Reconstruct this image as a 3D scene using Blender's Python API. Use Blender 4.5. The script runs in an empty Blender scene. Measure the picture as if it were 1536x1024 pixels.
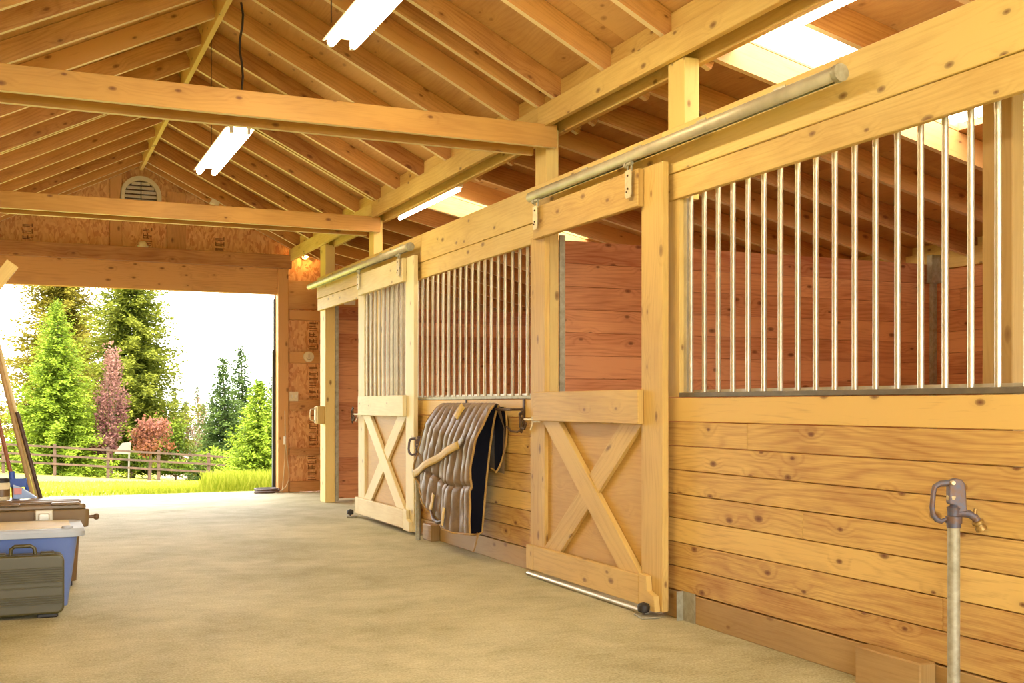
import bpy, math, random
import numpy as np
from mathutils import Vector, Matrix
R = random.Random(7)
C = bpy.context.scene.collection
PI = math.pi
V = Vector

# ------------------------------------------------------------------ colours / materials
def lin(r, g, b):
    def f(c):
        c /= 255.0
        return c/12.92 if c <= 0.04045 else ((c+0.055)/1.055)**2.4
    return (f(r), f(g), f(b), 1.0)

def newmat(name):
    m = bpy.data.materials.new(name); m.use_nodes = True
    nt = m.node_tree; nt.nodes.clear()
    out = nt.nodes.new('ShaderNodeOutputMaterial')
    b = nt.nodes.new('ShaderNodeBsdfPrincipled')
    nt.links.new(b.outputs[0], out.inputs[0])
    return m, nt, b, out

class NB:
    """small node helper"""
    def __init__(s, nt): s.nt = nt
    def n(s, t, **kw):
        o = s.nt.nodes.new(t)
        for k, v in kw.items(): setattr(o, k, v)
        return o
    def l(s, a, b): s.nt.links.new(a, b)
    def math(s, op, a, b=None, c=None, clamp=False):
        o = s.n('ShaderNodeMath', operation=op); o.use_clamp = clamp
        for i, x in enumerate((a, b, c)):
            if x is None: continue
            if isinstance(x, (int, float)): o.inputs[i].default_value = x
            else: s.l(x, o.inputs[i])
        return o.outputs[0]
    def mix(s, f, a, b, mode='MIX'):
        o = s.n('ShaderNodeMix', data_type='RGBA', blend_type=mode)
        for i, x in ((0, f), (6, a), (7, b)):
            if isinstance(x, (int, float)): o.inputs[i].default_value = x
            elif isinstance(x, tuple): o.inputs[i].default_value = x
            else: s.l(x, o.inputs[i])
        return o.outputs[2]
    def ramp(s, f, stops):
        o = s.n('ShaderNodeValToRGB')
        e = o.color_ramp.elements
        e[0].position, e[0].color = stops[0]
        e[1].position, e[1].color = stops[-1]
        for p, c in stops[1:-1]:
            k = e.new(p); k.color = c
        s.l(f, o.inputs[0]); return o.outputs[0]
    def comb(s, x, y, z=0.0):
        o = s.n('ShaderNodeCombineXYZ')
        for i, v in enumerate((x, y, z)):
            if isinstance(v, (int, float)): o.inputs[i].default_value = v
            else: s.l(v, o.inputs[i])
        return o.outputs[0]
    def noise(s, vec, scale=1.0, detail=3.0, rough=0.5, dist=0.0):
        o = s.n('ShaderNodeTexNoise')
        s.l(vec, o.inputs['Vector']); o.inputs['Scale'].default_value = scale
        o.inputs['Detail'].default_value = detail; o.inputs['Roughness'].default_value = rough
        o.inputs['Distortion'].default_value = dist
        return o.outputs['Fac']

def wood(name, light, dark, knot=0.8, grain=1.0, var=0.35, rough=0.55, knotcol=(96, 48, 26)):
    """sawn softwood: UV.x runs along each board in metres, UV.y across it"""
    m, nt, b, out = newmat(name); N = NB(nt)
    uv = N.n('ShaderNodeUVMap'); uv.uv_map = 'UVMap'
    sp = N.n('ShaderNodeSeparateXYZ'); N.l(uv.outputs[0], sp.inputs[0])
    u, v = sp.outputs[0], sp.outputs[1]
    at = N.n('ShaderNodeAttribute'); at.attribute_name = 'tint'
    t = at.outputs['Fac']
    # knots
    kv = N.comb(N.math('MULTIPLY', u, 3.4), N.math('MULTIPLY', v, 6.5), t)
    vo = N.n('ShaderNodeTexVoronoi'); vo.voronoi_dimensions = '2D'; vo.inputs['Scale'].default_value = 1.0
    N.l(kv, vo.inputs['Vector'])
    spc = N.n('ShaderNodeSeparateColor'); N.l(vo.outputs['Color'], spc.inputs[0])
    keep = N.math('GREATER_THAN', spc.outputs[0], 0.5)
    size = N.math('MULTIPLY_ADD', spc.outputs[1], 0.07, 0.05)
    dsc = N.comb(N.math('MULTIPLY', u, 2.1*2.0), N.math('MULTIPLY', v, 8.5), t)
    near = N.math('MULTIPLY', N.math('SUBTRACT', 1.0, N.math('DIVIDE', vo.outputs['Distance'], size), clamp=True), keep)
    swirl = N.math('MULTIPLY', N.math('SUBTRACT', 1.0, N.math('MULTIPLY', vo.outputs['Distance'], 3.2), clamp=True), keep)
    # cathedral growth rings bending round the knots
    low = N.noise(N.comb(N.math('MULTIPLY', u, 0.9), N.math('MULTIPLY', v, 5.0), N.math('MULTIPLY', t, 9.0)), 1.0, 2.0, 0.5)
    ph = N.math('ADD', N.math('MULTIPLY', low, 9.0), N.math('ADD', N.math('MULTIPLY', v, 28.0), N.math('MULTIPLY', swirl, 1.6)))
    ring = N.math('MULTIPLY_ADD', N.math('SINE', N.math('MULTIPLY', ph, 6.2832)), 0.5, 0.5)
    ring = N.math('POWER', ring, 2.2)
    fine = N.noise(N.comb(N.math('MULTIPLY', u, 5.0), N.math('MULTIPLY', v, 190.0), t), 1.0, 3.0, 0.6)
    blot = N.noise(N.comb(N.math('MULTIPLY', u, 1.6), N.math('MULTIPLY', v, 4.0), N.math('MULTIPLY', t, 5.0)), 1.3, 3.0, 0.55)
    f = N.math('MULTIPLY', ring, 0.22*grain)
    f = N.math('MULTIPLY_ADD', N.math('SUBTRACT', fine, 0.5), 0.9*grain, f)
    f = N.math('MULTIPLY_ADD', N.math('SUBTRACT', blot, 0.5), 1.1, f)
    f = N.math('MULTIPLY_ADD', N.math('SUBTRACT', t, 0.5), var*2, f)
    f = N.math('ADD', f, 0.18, clamp=True)
    col = N.mix(f, lin(*light), lin(*dark))
    kf = N.math('MULTIPLY', N.math('POWER', near, 0.45), knot)
    halo = N.math('MULTIPLY', N.math('POWER', swirl, 3.0), 0.35*knot)
    col = N.mix(halo, col, lin(*[min(255, int(c*0.72)) for c in dark]))
    col = N.mix(kf, col, lin(*knotcol))
    col = N.mix(N.math('MULTIPLY', t, -2.2, clamp=True), col, lin(242, 226, 178))  # negative tint turns the wood pale: light painted on timber undersides
    N.l(col, b.inputs['Base Color'])
    b.inputs['Roughness'].default_value = rough
    b.inputs['Specular IOR Level'].default_value = 0.3
    bp = N.n('ShaderNodeBump'); bp.inputs['Strength'].default_value = 0.12; bp.inputs['Distance'].default_value = 0.002
    N.l(fine, bp.inputs['Height']); N.l(bp.outputs[0], b.inputs['Normal'])
    return m

def plain(name, rgb, rough=0.5, metal=0.0, noise=0.0, nscale=20.0, rgb2=None, spec=0.5, bump=0.0):
    m, nt, b, out = newmat(name); N = NB(nt)
    b.inputs['Roughness'].default_value = rough; b.inputs['Metallic'].default_value = metal
    b.inputs['Specular IOR Level'].default_value = spec
    tc = N.n('ShaderNodeTexCoord')
    nz = N.noise(tc.outputs['Object'], nscale, 4.0, 0.6)
    c2 = rgb2 or tuple(max(0, int(c*(1-0.35))) for c in rgb)
    f = N.ramp(nz, [(0.35, (0, 0, 0, 1)), (0.7, (1, 1, 1, 1))])
    f = N.math('MULTIPLY', f, noise if noise else 0.25)
    N.l(N.mix(f, lin(*rgb), lin(*c2)), b.inputs['Base Color'])
    if bump:
        bp = N.n('ShaderNodeBump'); bp.inputs['Strength'].default_value = bump; bp.inputs['Distance'].default_value = 0.01
        N.l(nz, bp.inputs['Height']); N.l(bp.outputs[0], b.inputs['Normal'])
    return m

def emis(name, rgb, strength):
    m, nt, b, out = newmat(name)
    b.inputs['Base Color'].default_value = lin(*rgb)
    b.inputs['Emission Color'].default_value = lin(*rgb)
    b.inputs['Emission Strength'].default_value = strength
    return m

M = {}
M['beam'] = wood('beam_wood', (228, 200, 122), (184, 142, 72), 0.85, 0.7)
M['door'] = wood('door_wood', (212, 178, 102), (162, 120, 58), 0.75, 0.8)
M['door_far'] = wood('door_wood_pale', (236, 222, 172), (208, 182, 120), 0.6, 0.6)
M['rafter'] = wood('rafter_wood', (206, 152, 90), (136, 80, 40), 0.8, 0.8, var=0.4)
M['tie'] = wood('tie_wood', (194, 146, 76), (146, 94, 42), 0.9, 0.7, var=0.2)
M['plank'] = wood('siding_wood', (222, 186, 106), (148, 96, 48), 1.0, 1.0, var=0.42)
M['red'] = wood('partition_wood', (226, 162, 112), (170, 96, 62), 0.9, 1.2, var=0.42)
M['treated'] = wood('treated_wood', (180, 148, 92), (134, 98, 52), 0.6, 0.6)
M['ply'] = wood('plywood', (212, 170, 106), (160, 108, 58), 0.5, 0.55, var=0.25)
M['plydoor'] = wood('plywood_door', (202, 162, 86), (172, 130, 62), 0.1, 0.9, var=0.1)
M['fence'] = plain('fence_wood', (84, 60, 44), 0.9, noise=0.9, nscale=3, rgb2=(46, 32, 24))
M['steel'] = plain('galvanised_steel', (216, 210, 190), 0.38, 0.75, noise=0.7, nscale=9, rgb2=(168, 164, 144))
M['steel_dull'] = plain('dull_galvanised', (176, 172, 150), 0.6, 0.5, noise=0.8, nscale=30, rgb2=(136, 132, 108))
M['track'] = plain('zinc_track', (200, 194, 168), 0.5, 0.45, noise=0.7, nscale=6, rgb2=(160, 152, 128))
M['zinc'] = plain('zinc_plate', (222, 206, 166), 0.45, 0.4, noise=0.5, nscale=25)
M['darksteel'] = plain('dark_sill_steel', (112, 104, 88), 0.5, 0.5, noise=0.4)
M['black'] = plain('black_rubber', (28, 24, 22), 0.6)
M['iron'] = plain('rusty_iron', (96, 72, 52), 0.6, 0.5, noise=0.8, nscale=60, rgb2=(50, 36, 30))
M['hyd'] = plain('chipped_blue_iron', (84, 88, 106), 0.5, 0.4, noise=1.0, nscale=45, rgb2=(112, 80, 52))
M['brass'] = plain('old_brass', (170, 136, 72), 0.4, 0.6, noise=0.6, nscale=50, rgb2=(90, 66, 38))
M['white'] = plain('white_plastic', (232, 226, 208), 0.5, noise=0.2)
M['cream'] = plain('cream_plastic', (226, 212, 172), 0.5, noise=0.2)
M['olive'] = plain('olive_plastic', (70, 64, 26), 0.38, noise=0.4, nscale=8, rgb2=(52, 48, 18))
M['chest'] = plain('brown_plastic', (112, 84, 52), 0.32, noise=0.3, nscale=8)
M['chestlid'] = plain('brown_lid_plastic', (124, 100, 66), 0.3, noise=0.3, nscale=8)
M['latch'] = plain('pale_latch', (214, 206, 180), 0.4, 0.3)
M['tote'] = plain('blue_plastic', (98, 122, 184), 0.38, noise=0.3, nscale=3, rgb2=(84, 106, 170))
M['toterim'] = plain('pale_lid_plastic', (170, 178, 186), 0.4, noise=0.3, nscale=3)
M['brownfab'] = plain('quilted_nylon', (134, 112, 88), 0.48, noise=0.8, nscale=14, rgb2=(96, 76, 56), bump=0.3)
M['navy'] = plain('navy_lining', (14, 16, 28), 0.9, noise=0.3, spec=0.1)
M['binding'] = plain('tan_binding', (182, 144, 76), 0.7, noise=0.4)
M['yellow'] = plain('yellow_webbing', (214, 180, 84), 0.6, noise=0.7, nscale=40, rgb2=(180, 150, 80))
M['cable'] = plain('dark_cable', (46, 30, 22), 0.6)
M['cord'] = plain('tan_cord', (222, 196, 150), 0.6, noise=0.4)
M['pole'] = plain('pole_wood', (196, 160, 104), 0.6, noise=0.6, nscale=10)
M['poledark'] = plain('dark_pole', (78, 52, 36), 0.5, noise=0.5)
M['polered'] = plain('red_brown_pole', (150, 84, 50), 0.5, noise=0.5)
M['bluehead'] = plain('blue_brush_plastic', (52, 88, 180), 0.5)
M['paleblue'] = plain('pale_blue_plastic', (150, 178, 226), 0.5)
M['pinkpaper'] = plain('pink_label', (222, 150, 150), 0.6)
M['stamp'] = plain('stamp_ink', (104, 60, 36), 0.8, noise=0.9, nscale=60, rgb2=(150, 98, 58))
M['tube'] = emis('fluorescent_tube', (255, 232, 184), 68.0)
M['tubesmall'] = emis('strip_tube', (255, 226, 180), 46.0)
M['fixture'] = plain('white_enamel', (240, 232, 210), 0.35)
M['bulb'] = emis('bulb_glow', (255, 190, 100), 260.0)
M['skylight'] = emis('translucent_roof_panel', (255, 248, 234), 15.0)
M['housewall'] = plain('pale_pink_wall', (222, 196, 190), 0.8)
M['houseroof'] = plain('brown_roof', (150, 120, 104), 0.8)
M['houseglass'] = plain('house_glass', (90, 80, 84), 0.2)
M['signboard'] = plain('grey_board', (112, 104, 92), 0.8)

# OSB
def osb():
    m, nt, b, out = newmat('strand_board'); N = NB(nt)
    tc = N.n('ShaderNodeTexCoord')
    mp = N.n('ShaderNodeMapping'); N.l(tc.outputs['Object'], mp.inputs[0]); mp.inputs['Scale'].default_value = (1, 1, 0.45)
    wv = N.n('ShaderNodeTexNoise'); N.l(mp.outputs[0], wv.inputs['Vector']); wv.inputs['Scale'].default_value = 9
    add = N.mix(0.12, mp.outputs[0], wv.outputs['Color'], 'ADD')
    vo = N.n('ShaderNodeTexVoronoi'); vo.inputs['Scale'].default_value = 44
    N.l(add, vo.inputs['Vector'])
    sc = N.n('ShaderNodeSeparateColor'); N.l(vo.outputs['Color'], sc.inputs[0])
    nz = N.noise(mp.outputs[0], 5, 4, 0.6)
    f = N.math('MULTIPLY_ADD', N.math('SUBTRACT', nz, 0.5), 0.9, sc.outputs[0])
    col = N.ramp(f, [(0.0, lin(196, 128, 74)), (0.3, lin(218, 158, 96)), (0.75, lin(236, 186, 120)), (1.0, lin(206, 140, 84))])
    N.l(col, b.inputs['Base Color']); b.inputs['Roughness'].default_value = 0.7
    return m
M['osb'] = osb()

def concrete():
    m, nt, b, out = newmat('broomed_concrete'); N = NB(nt)
    tc = N.n('ShaderNodeTexCoord'); P = tc.outputs['Object']
    mp = N.n('ShaderNodeMapping'); N.l(P, mp.inputs[0]); mp.inputs['Scale'].default_value = (1.0, 14.0, 1.0)
    st = N.noise(mp.outputs[0], 5.0, 4, 0.6)
    big = N.noise(P, 0.9, 5, 0.62, 0.4)
    mid = N.noise(P, 3.4, 5, 0.65, 0.3)
    fine = N.noise(P, 90, 3, 0.7)
    f = N.math('MULTIPLY_ADD', N.math('SUBTRACT', st, 0.5), 0.55, 0.45)
    f = N.math('MULTIPLY_ADD', N.math('SUBTRACT', big, 0.5), 1.3, f)
    f = N.math('MULTIPLY_ADD', N.math('SUBTRACT', mid, 0.5), 0.8, f)
    f = N.math('MULTIPLY_ADD', N.math('SUBTRACT', fine, 0.5), 1.5, f, clamp=True)
    col = N.mix(f, lin(140, 134, 96), lin(214, 208, 172))
    N.l(col, b.inputs['Base Color']); b.inputs['Roughness'].default_value = 0.75
    b.inputs['Specular IOR Level'].default_value = 0.3
    bp = N.n('ShaderNodeBump'); bp.inputs['Strength'].default_value = 0.35; bp.inputs['Distance'].default_value = 0.01
    N.l(f, bp.inputs['Height']); N.l(bp.outputs[0], b.inputs['Normal'])
    return m
M['concrete'] = concrete()
M['dirt'] = plain('stall_dirt', (112, 82, 54), 0.9, noise=0.9, nscale=12, rgb2=(70, 50, 34), bump=0.6)

def foliage(name, c1, c2, trans=0.35):
    m, nt, b, out = newmat(name); N = NB(nt)
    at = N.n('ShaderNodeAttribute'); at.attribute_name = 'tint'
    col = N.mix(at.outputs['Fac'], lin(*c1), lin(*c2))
    N.l(col, b.inputs['Base Color']); b.inputs['Roughness'].default_value = 0.7
    b.inputs['Specular IOR Level'].default_value = 0.1
    tr = N.n('ShaderNodeBsdfTranslucent'); N.l(col, tr.inputs[0])
    mx = N.n('ShaderNodeMixShader'); mx.inputs[0].default_value = trans
    N.l(b.outputs[0], mx.inputs[1]); N.l(tr.outputs[0], mx.inputs[2]); N.l(mx.outputs[0], out.inputs[0])
    return m
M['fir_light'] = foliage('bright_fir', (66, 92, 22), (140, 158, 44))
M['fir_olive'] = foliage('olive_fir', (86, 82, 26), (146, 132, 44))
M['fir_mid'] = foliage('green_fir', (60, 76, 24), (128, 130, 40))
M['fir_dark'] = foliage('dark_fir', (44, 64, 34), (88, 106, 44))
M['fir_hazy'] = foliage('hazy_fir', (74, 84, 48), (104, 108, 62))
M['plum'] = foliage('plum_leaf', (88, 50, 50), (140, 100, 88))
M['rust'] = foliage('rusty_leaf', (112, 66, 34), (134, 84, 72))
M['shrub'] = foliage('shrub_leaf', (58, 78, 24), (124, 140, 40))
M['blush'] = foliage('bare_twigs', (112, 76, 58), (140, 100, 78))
M['bark'] = plain('bark', (86, 62, 46), 0.9, noise=0.8, nscale=9)
M['palebark'] = plain('pale_bark', (190, 176, 156), 0.9, noise=0.8, nscale=9)
M['grass'] = foliage('grass_blade', (126, 140, 30), (172, 174, 60))
def lawn():
    m, nt, b, out = newmat('lawn'); N = NB(nt)
    tc = N.n('ShaderNodeTexCoord'); P = tc.outputs['Object']
    a = N.noise(P, 0.35, 5, 0.6); c = N.noise(P, 9, 4, 0.7)
    f = N.math('ADD', N.math('MULTIPLY', a, 0.6), N.math('MULTIPLY', c, 0.4))
    col = N.ramp(f, [(0.3, lin(122, 128, 34)), (0.55, lin(160, 160, 54)), (0.75, lin(180, 174, 78))])
    N.l(col, b.inputs['Base Color']); b.inputs['Roughness'].default_value = 0.9
    b.inputs['Specular IOR Level'].default_value = 0.1
    return m
M['lawn'] = lawn()

# ------------------------------------------------------------------ mesh builder
class MB:
    def __init__(s):
        s.v = []; s.f = []; s.uv = []; s.t = []; s.sm = []
    def face(s, idx, uvs, tint, smooth=False):
        s.f.append(tuple(idx)); s.uv += uvs; s.t += [tint]*len(idx); s.sm.append(smooth)
    def poly(s, pts, tint=None, smooth=False):
        b = len(s.v); s.v += [tuple(p) for p in pts]
        tint = R.random() if tint is None else tint
        s.face(range(b, b+len(pts)), [(p[0]+p[2]*0.3, p[1]+p[2]) for p in pts], tint, smooth)
        return s
    def beam(s, p0, p1, w, t, up=(0, 0, 1), tint=None, skew0=None, skew1=None, edge=None):
        """board from p0 to p1, w across 'up', t along the third axis (both centred)"""
        p0, p1 = V(p0), V(p1); d = p1-p0; L = d.length; d.normalize()
        up = V(up); up = (up - d*up.dot(d)).normalized(); sd = d.cross(up).normalized()
        tint = R.random() if tint is None else tint
        b = len(s.v)
        ou, ov = R.random()*40, R.random()*40
        for e, p in ((0, p0), (1, p1)):
            for a, c in ((-1, -1), (1, -1), (1, 1), (-1, 1)):
                q = p + up*(w/2*a) + sd*(t/2*c)
                sk = skew0 if e == 0 else skew1
                if sk: q = q + d*(a*sk)
                s.v.append(tuple(q))
        quad = [(0, 1, 5, 4, 0), (1, 2, 6, 5, w), (2, 3, 7, 6, w+t), (3, 0, 4, 7, 2*w+t)]
        for a, b2, c, dd, vo in quad:
            ww = (s_len := (V(s.v[b+a])-V(s.v[b+b2])).length)
            s.face((b+a, b+b2, b+c, b+dd), [(ou, ov+vo), (ou, ov+vo+ww), (ou+L, ov+vo+ww), (ou+L, ov+vo)], edge if (edge is not None and a == 3) else tint)  # edge tint goes on the lower face only
        s.face((b+3, b+2, b+1, b+0), [(ou, ov), (ou+t*.2, ov), (ou+t*.2, ov+w), (ou, ov+w)], tint)
        s.face((b+4, b+5, b+6, b+7), [(ou, ov), (ou+t*.2, ov), (ou+t*.2, ov+w), (ou, ov+w)], tint)
        return s
    def box(s, x0, x1, y0, y1, z0, z1, tint=None):
        dx, dy, dz = x1-x0, y1-y0, z1-z0
        if dy >= dx and dy >= dz:
            return s.beam((x0+dx/2, y0, z0+dz/2), (x0+dx/2, y1, z0+dz/2), dz, dx, (0, 0, 1), tint)
        if dx >= dy and dx >= dz:
            return s.beam((x0, y0+dy/2, z0+dz/2), (x1, y0+dy/2, z0+dz/2), dz, dy, (0, 0, 1), tint)
        return s.beam((x0+dx/2, y0+dy/2, z0), (x0+dx/2, y0+dy/2, z1), dy, dx, (0, 1, 0), tint)
    def tube(s, pts, r, n=10, caps=True, tint=0.5):
        pts = [V(p) for p in pts]; rs = r if isinstance(r, (list, tuple)) else [r]*len(pts)
        prev = None; rings = []
        for i, p in enumerate(pts):
            d = (pts[min(i+1, len(pts)-1)]-pts[max(i-1, 0)])
            if d.length < 1e-9: d = V((0, 0, 1))
            d.normalize()
            if prev is None:
                a = V((0, 0, 1)) if abs(d.z) < 0.9 else V((1, 0, 0))
                a = (a - d*a.dot(d)).normalized()
            else:
                a = prev - d*prev.dot(d)
                a = a.normalized() if a.length > 1e-6 else V((1, 0, 0))
            prev = a; c = d.cross(a)
            b = len(s.v)
            for k in range(n):
                q = p + (a*math.cos(2*PI*k/n) + c*math.sin(2*PI*k/n))*rs[i]
                s.v.append(tuple(q))
            rings.append(b)
        for i in range(len(pts)-1):
            for k in range(n):
                k2 = (k+1) % n
                s.face((rings[i]+k, rings[i]+k2, rings[i+1]+k2, rings[i+1]+k), [(0, 0), (0.01, 0), (0.01, .1), (0, .1)], tint, True)
        if caps:
            s.face([rings[0]+k for k in reversed(range(n))], [(0, 0)]*n, tint)
            s.face([rings[-1]+k for k in range(n)], [(0, 0)]*n, tint)
        return s
    def lathe(s, o, axis, prof, n=20, tint=0.5):
        """prof: list of (distance along axis, radius)"""
        o, d = V(o), V(axis).normalized()
        return s.tube([o+d*a for a, r in prof], [max(r, 1e-4) for a, r in prof], n, True, tint)
    def prism(s, pts, ext, tint=0.5):
        """planar polygon pts extruded by vector ext"""
        b = len(s.v); n = len(pts); e = V(ext)
        s.v += [tuple(p) for p in pts]; s.v += [tuple(V(p)+e) for p in pts]
        s.face([b+i for i in reversed(range(n))], [(pts[i][0]+pts[i][1], pts[i][2]) for i in reversed(range(n))], tint)
        s.face([b+n+i for i in range(n)], [(pts[i][0]+pts[i][1], pts[i][2]) for i in range(n)], tint)
        for i in range(n):
            j = (i+1) % n
            s.face((b+i, b+j, b+n+j, b+n+i), [(0, 0), (.1, 0), (.1, .1), (0, .1)], tint)
        return s
    def grid(s, rows, tint=0.5, closed=False):
        b = len(s.v); nr = len(rows); nc = len(rows[0])
        for r in rows: s.v += [tuple(p) for p in r]
        for i in range(nr-1):
            for j in range(nc-1):
                s.face((b+i*nc+j, b+i*nc+j+1, b+(i+1)*nc+j+1, b+(i+1)*nc+j),
                       [(j*.02, i*.02), (j*.02+.02, i*.02), (j*.02+.02, i*.02+.02), (j*.02, i*.02+.02)], tint, True)
        return s
    def mesh(s, name, mat, off=(0, 0, 0)):
        me = bpy.data.meshes.new(name)
        o = V(off)
        me.from_pydata([tuple(V(p)-o) for p in s.v], [], s.f)
        uvl = me.uv_layers.new(name='UVMap')
        uvl.data.foreach_set('uv', np.array(s.uv, dtype=np.float32).ravel())
        ca = me.attributes.new('tint', 'FLOAT', 'CORNER')
        ca.data.foreach_set('value', np.array(s.t, dtype=np.float32))
        me.polygons.foreach_set('use_smooth', s.sm)
        me.materials.append(mat)
        me.update()
        if any(s.sm): me.set_sharp_from_angle(angle=math.radians(50))
        return me

def world_loc(o):
    l = V(o.location)
    while o.parent: o = o.parent; l += V(o.location)
    return l

def build(name, mb, mat, parent=None, bevel=0.0, org=None, seg=1):
    """link the builder's mesh as ONE object; verts are given in world space"""
    if parent is not None: o0 = org if org is not None else world_loc(parent)
    elif org is not None: o0 = V(org)
    else:
        a = np.array(mb.v); mn, mx = a.min(0), a.max(0)
        o0 = V(((mn[0]+mx[0])/2, (mn[1]+mx[1])/2, mn[2]))
    me = mb.mesh(name, M[mat] if isinstance(mat, str) else mat, o0)
    ob = bpy.data.objects.new(name, me); C.objects.link(ob)
    if parent is not None:
        ob.parent = parent; ob.location = V(o0)-world_loc(parent)
    else: ob.location = o0
    if bevel:
        md = ob.modifiers.new('bevel', 'BEVEL'); md.width = bevel; md.segments = seg; md.limit_method = 'ANGLE'; md.angle_limit = math.radians(50)
    return ob

def thing(name, label, cat, loc, group=None):
    o = bpy.data.objects.new(name, None); C.objects.link(o); o.location = loc
    o.empty_display_size = 0.1
    o['label'] = label; o['category'] = cat
    if group: o['group'] = group
    return o
def tag(o, label, cat, group=None, kind=None):
    o['label'] = label; o['category'] = cat
    if group: o['group'] = group
    if kind: o['kind'] = kind
    return o
def struct(o):
    o['kind'] = 'structure'; return o
def dup(o, parent=None, off=None):
    c = o.copy(); C.objects.link(c); c.parent = parent
    if off is not None: c.location = V(o.location)+V(off)
    for ch in list(o.children): dup(ch, c)
    return c

XW = 3.12      # face of the stall fronts
YE = 13.9      # inner face of the far gable wall
XR, ZR, XP, ZP = 1.32, 3.93, 3.12, 3.03   # ridge and plate
PITCH = (ZR-ZP)/(XP-XR)
XL = -1.9

# ------------------------------------------------------------------ structure
mb = MB()
mb.poly([(XL, -3, 0), (3.22, -3, 0), (3.22, YE+.35, 0), (XL, YE+.35, 0)])
mb.poly([(3.22, 10.9, 0.0), (3.9, 12.3, 0), (3.9, YE, 0), (3.22, YE, 0)])
struct(build('floor', mb, 'concrete', org=(0, 0, 0)))
mb = MB()
mb.poly([(3.22, -3, -.004), (6.8, -3, -.004), (6.8, YE, -.004), (3.22, YE, -.004)])
struct(build('floor', mb, 'dirt', org=(0, 0, 0)))

def g(X, Y):
    k = max(0.0, Y-YE-.3)
    return -0.01 - 0.047*k - 0.0022*(X+.8)*k*(1 if k < 40 else 40/k)
mb = MB()
ys = [YE+.3, 15, 17, 20, 24, 30, 36, 44, 54, 66, 80, 100, 130, 180]
xs = [-60, -40, -25, -15, -8, -4, -2, 0, 2, 4, 6, 9, 12, 18, 26, 40, 60, 90]
for side in (0,):
    mb.grid([[(x, y, g(x, y)) for x in xs] for y in ys])
# beside and in front of the barn
mb.poly([(-60, -30, -.02), (XL-.1, -30, -.02), (XL-.1, YE+.3, -.02), (-60, YE+.3, -.02)])
mb.poly([(6.85, -30, -.02), (90, -30, -.02), (90, YE+.3, -.02), (6.85, YE+.3, -.02)])
mb.poly([(XL-.1, -30, -.02), (6.85, -30, -.02), (6.85, -3, -.02), (XL-.1, -3, -.02)])
struct(build('ground', mb, 'lawn', org=(0, 0, 0)))

def zroof(X):   # underside of main rafters
    return ZR - PITCH*abs(X-XR)
RD = 0.15       # rafter depth (vertical)
ZL0, SL = 3.0, 0.22
def zlean(X): return ZL0 - SL*(X-3.1)
# main roof sheathing
mb = MB()
def sheet(mb, x0, x1, zf, y0, y1, th, step=1.22):
    y = y0
    while y < y1-1e-6:
        ye = min(y+step, y1)
        tint = R.random()
        xa = x0
        mb.beam(((x0+x1)/2, y+.001, (zf(x0)+zf(x1))/2+th/2), ((x0+x1)/2, ye-.001, (zf(x0)+zf(x1))/2+th/2),
                math.hypot(x1-x0, zf(x1)-zf(x0)), th, (x1-x0, 0, zf(x1)-zf(x0)), tint)
        y = ye
sheet(mb, XR, 3.5, lambda x: zroof(x)+RD+.005, -3, YE+.5, .015)
sheet(mb, XL-.3, XR, lambda x: zroof(x)+RD+.005, -3, YE+.5, .015)
struct(build('ceiling', mb, 'ply', org=(0, 0, 0)))
# lean-to roof over the stalls, with two openings for the translucent panels
ZL0, SL = 3.0, 0.22
def zlean(X): return ZL0 - SL*(X-3.1)
mb = MB()
SK = [(4.34, 4.98), (9.10, 9.74)]
SKX = (3.3, 5.1)
sheet(mb, 3.22, SKX[0], lambda x: zlean(x)+.165, -3, YE+.2, .015)
sheet(mb, SKX[1], 6.95, lambda x: zlean(x)+.165, -3, YE+.2, .015)
for a, b in ((-3, SK[0][0]), (SK[0][1], SK[1][0]), (SK[1][1], YE+.2)):
    sheet(mb, SKX[0], SKX[1], lambda x: zlean(x)+.165, a, b, .015)
struct(build('ceiling', mb, 'ply', org=(0, 0, 0)))
for i, (a, b) in enumerate(SK):
    mb = MB()
    sheet(mb, SKX[0], SKX[1], lambda x: zlean(x)+.21, a, b, .006, 9)
    o = build('window_%d' % (i+1), mb, 'skylight', org=((SKX[0]+SKX[1])/2, (a+b)/2, zlean(4.4)+.17)); struct(o)
    # ribs of the panel
    mb = MB()
    for k in range(1, 4):
        y = a+(b-a)*k/4
        mb.beam((SKX[0], y, zlean(SKX[0])+.206), (SKX[1], y, zlean(SKX[1])+.206), .012, .008)
    build('panel_rib', mb, 'white', o)
    mb = MB()
    for y in (a-.01, b+.01): mb.beam((SKX[0]-.02, y, zlean(SKX[0])+.195), (SKX[1]+.02, y, zlean(SKX[1])+.195), .04, .02)
    for x in (SKX[0]-.01, SKX[1]+.01): mb.box(x-.01, x+.01, a, b, zlean(x)+.17, zlean(x)+.21)
    build('curb', mb, 'beam', o)

# wall_left
def planks(mb, axis, c, a0, a1, z0, z1, bh, th, gap=.004, joints=True):
    """horizontal boards; axis 'y' : wall in plane x=c running along y; axis 'x' likewise"""
    n = max(1, round((z1-z0)/bh)); h = (z1-z0)/n
    if axis == 'y': mb.box(c+(th if c > 0 else -.01), c+(th+.01 if c > 0 else 0), a0, a1, z0, z1, .9)
    else: mb.box(a0, a1, c+th*.4, c+th*.6, z0+.002, z1-.002, .9)
    for i in range(n):
        za, zb = z0+i*h+gap/2, z0+(i+1)*h-gap/2
        cuts = [a0, a1]
        if joints and a1-a0 > 3 and R.random() < .6: cuts = [a0, a0+(a1-a0)*R.uniform(.25, .75), a1]
        for p, q in zip(cuts, cuts[1:]):
            if axis == 'y': mb.box(c, c+th, p+.001, q-.001, za, zb)
            else: mb.box(p+.001, q-.001, c, c+th, za, zb)
    return mb
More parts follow.
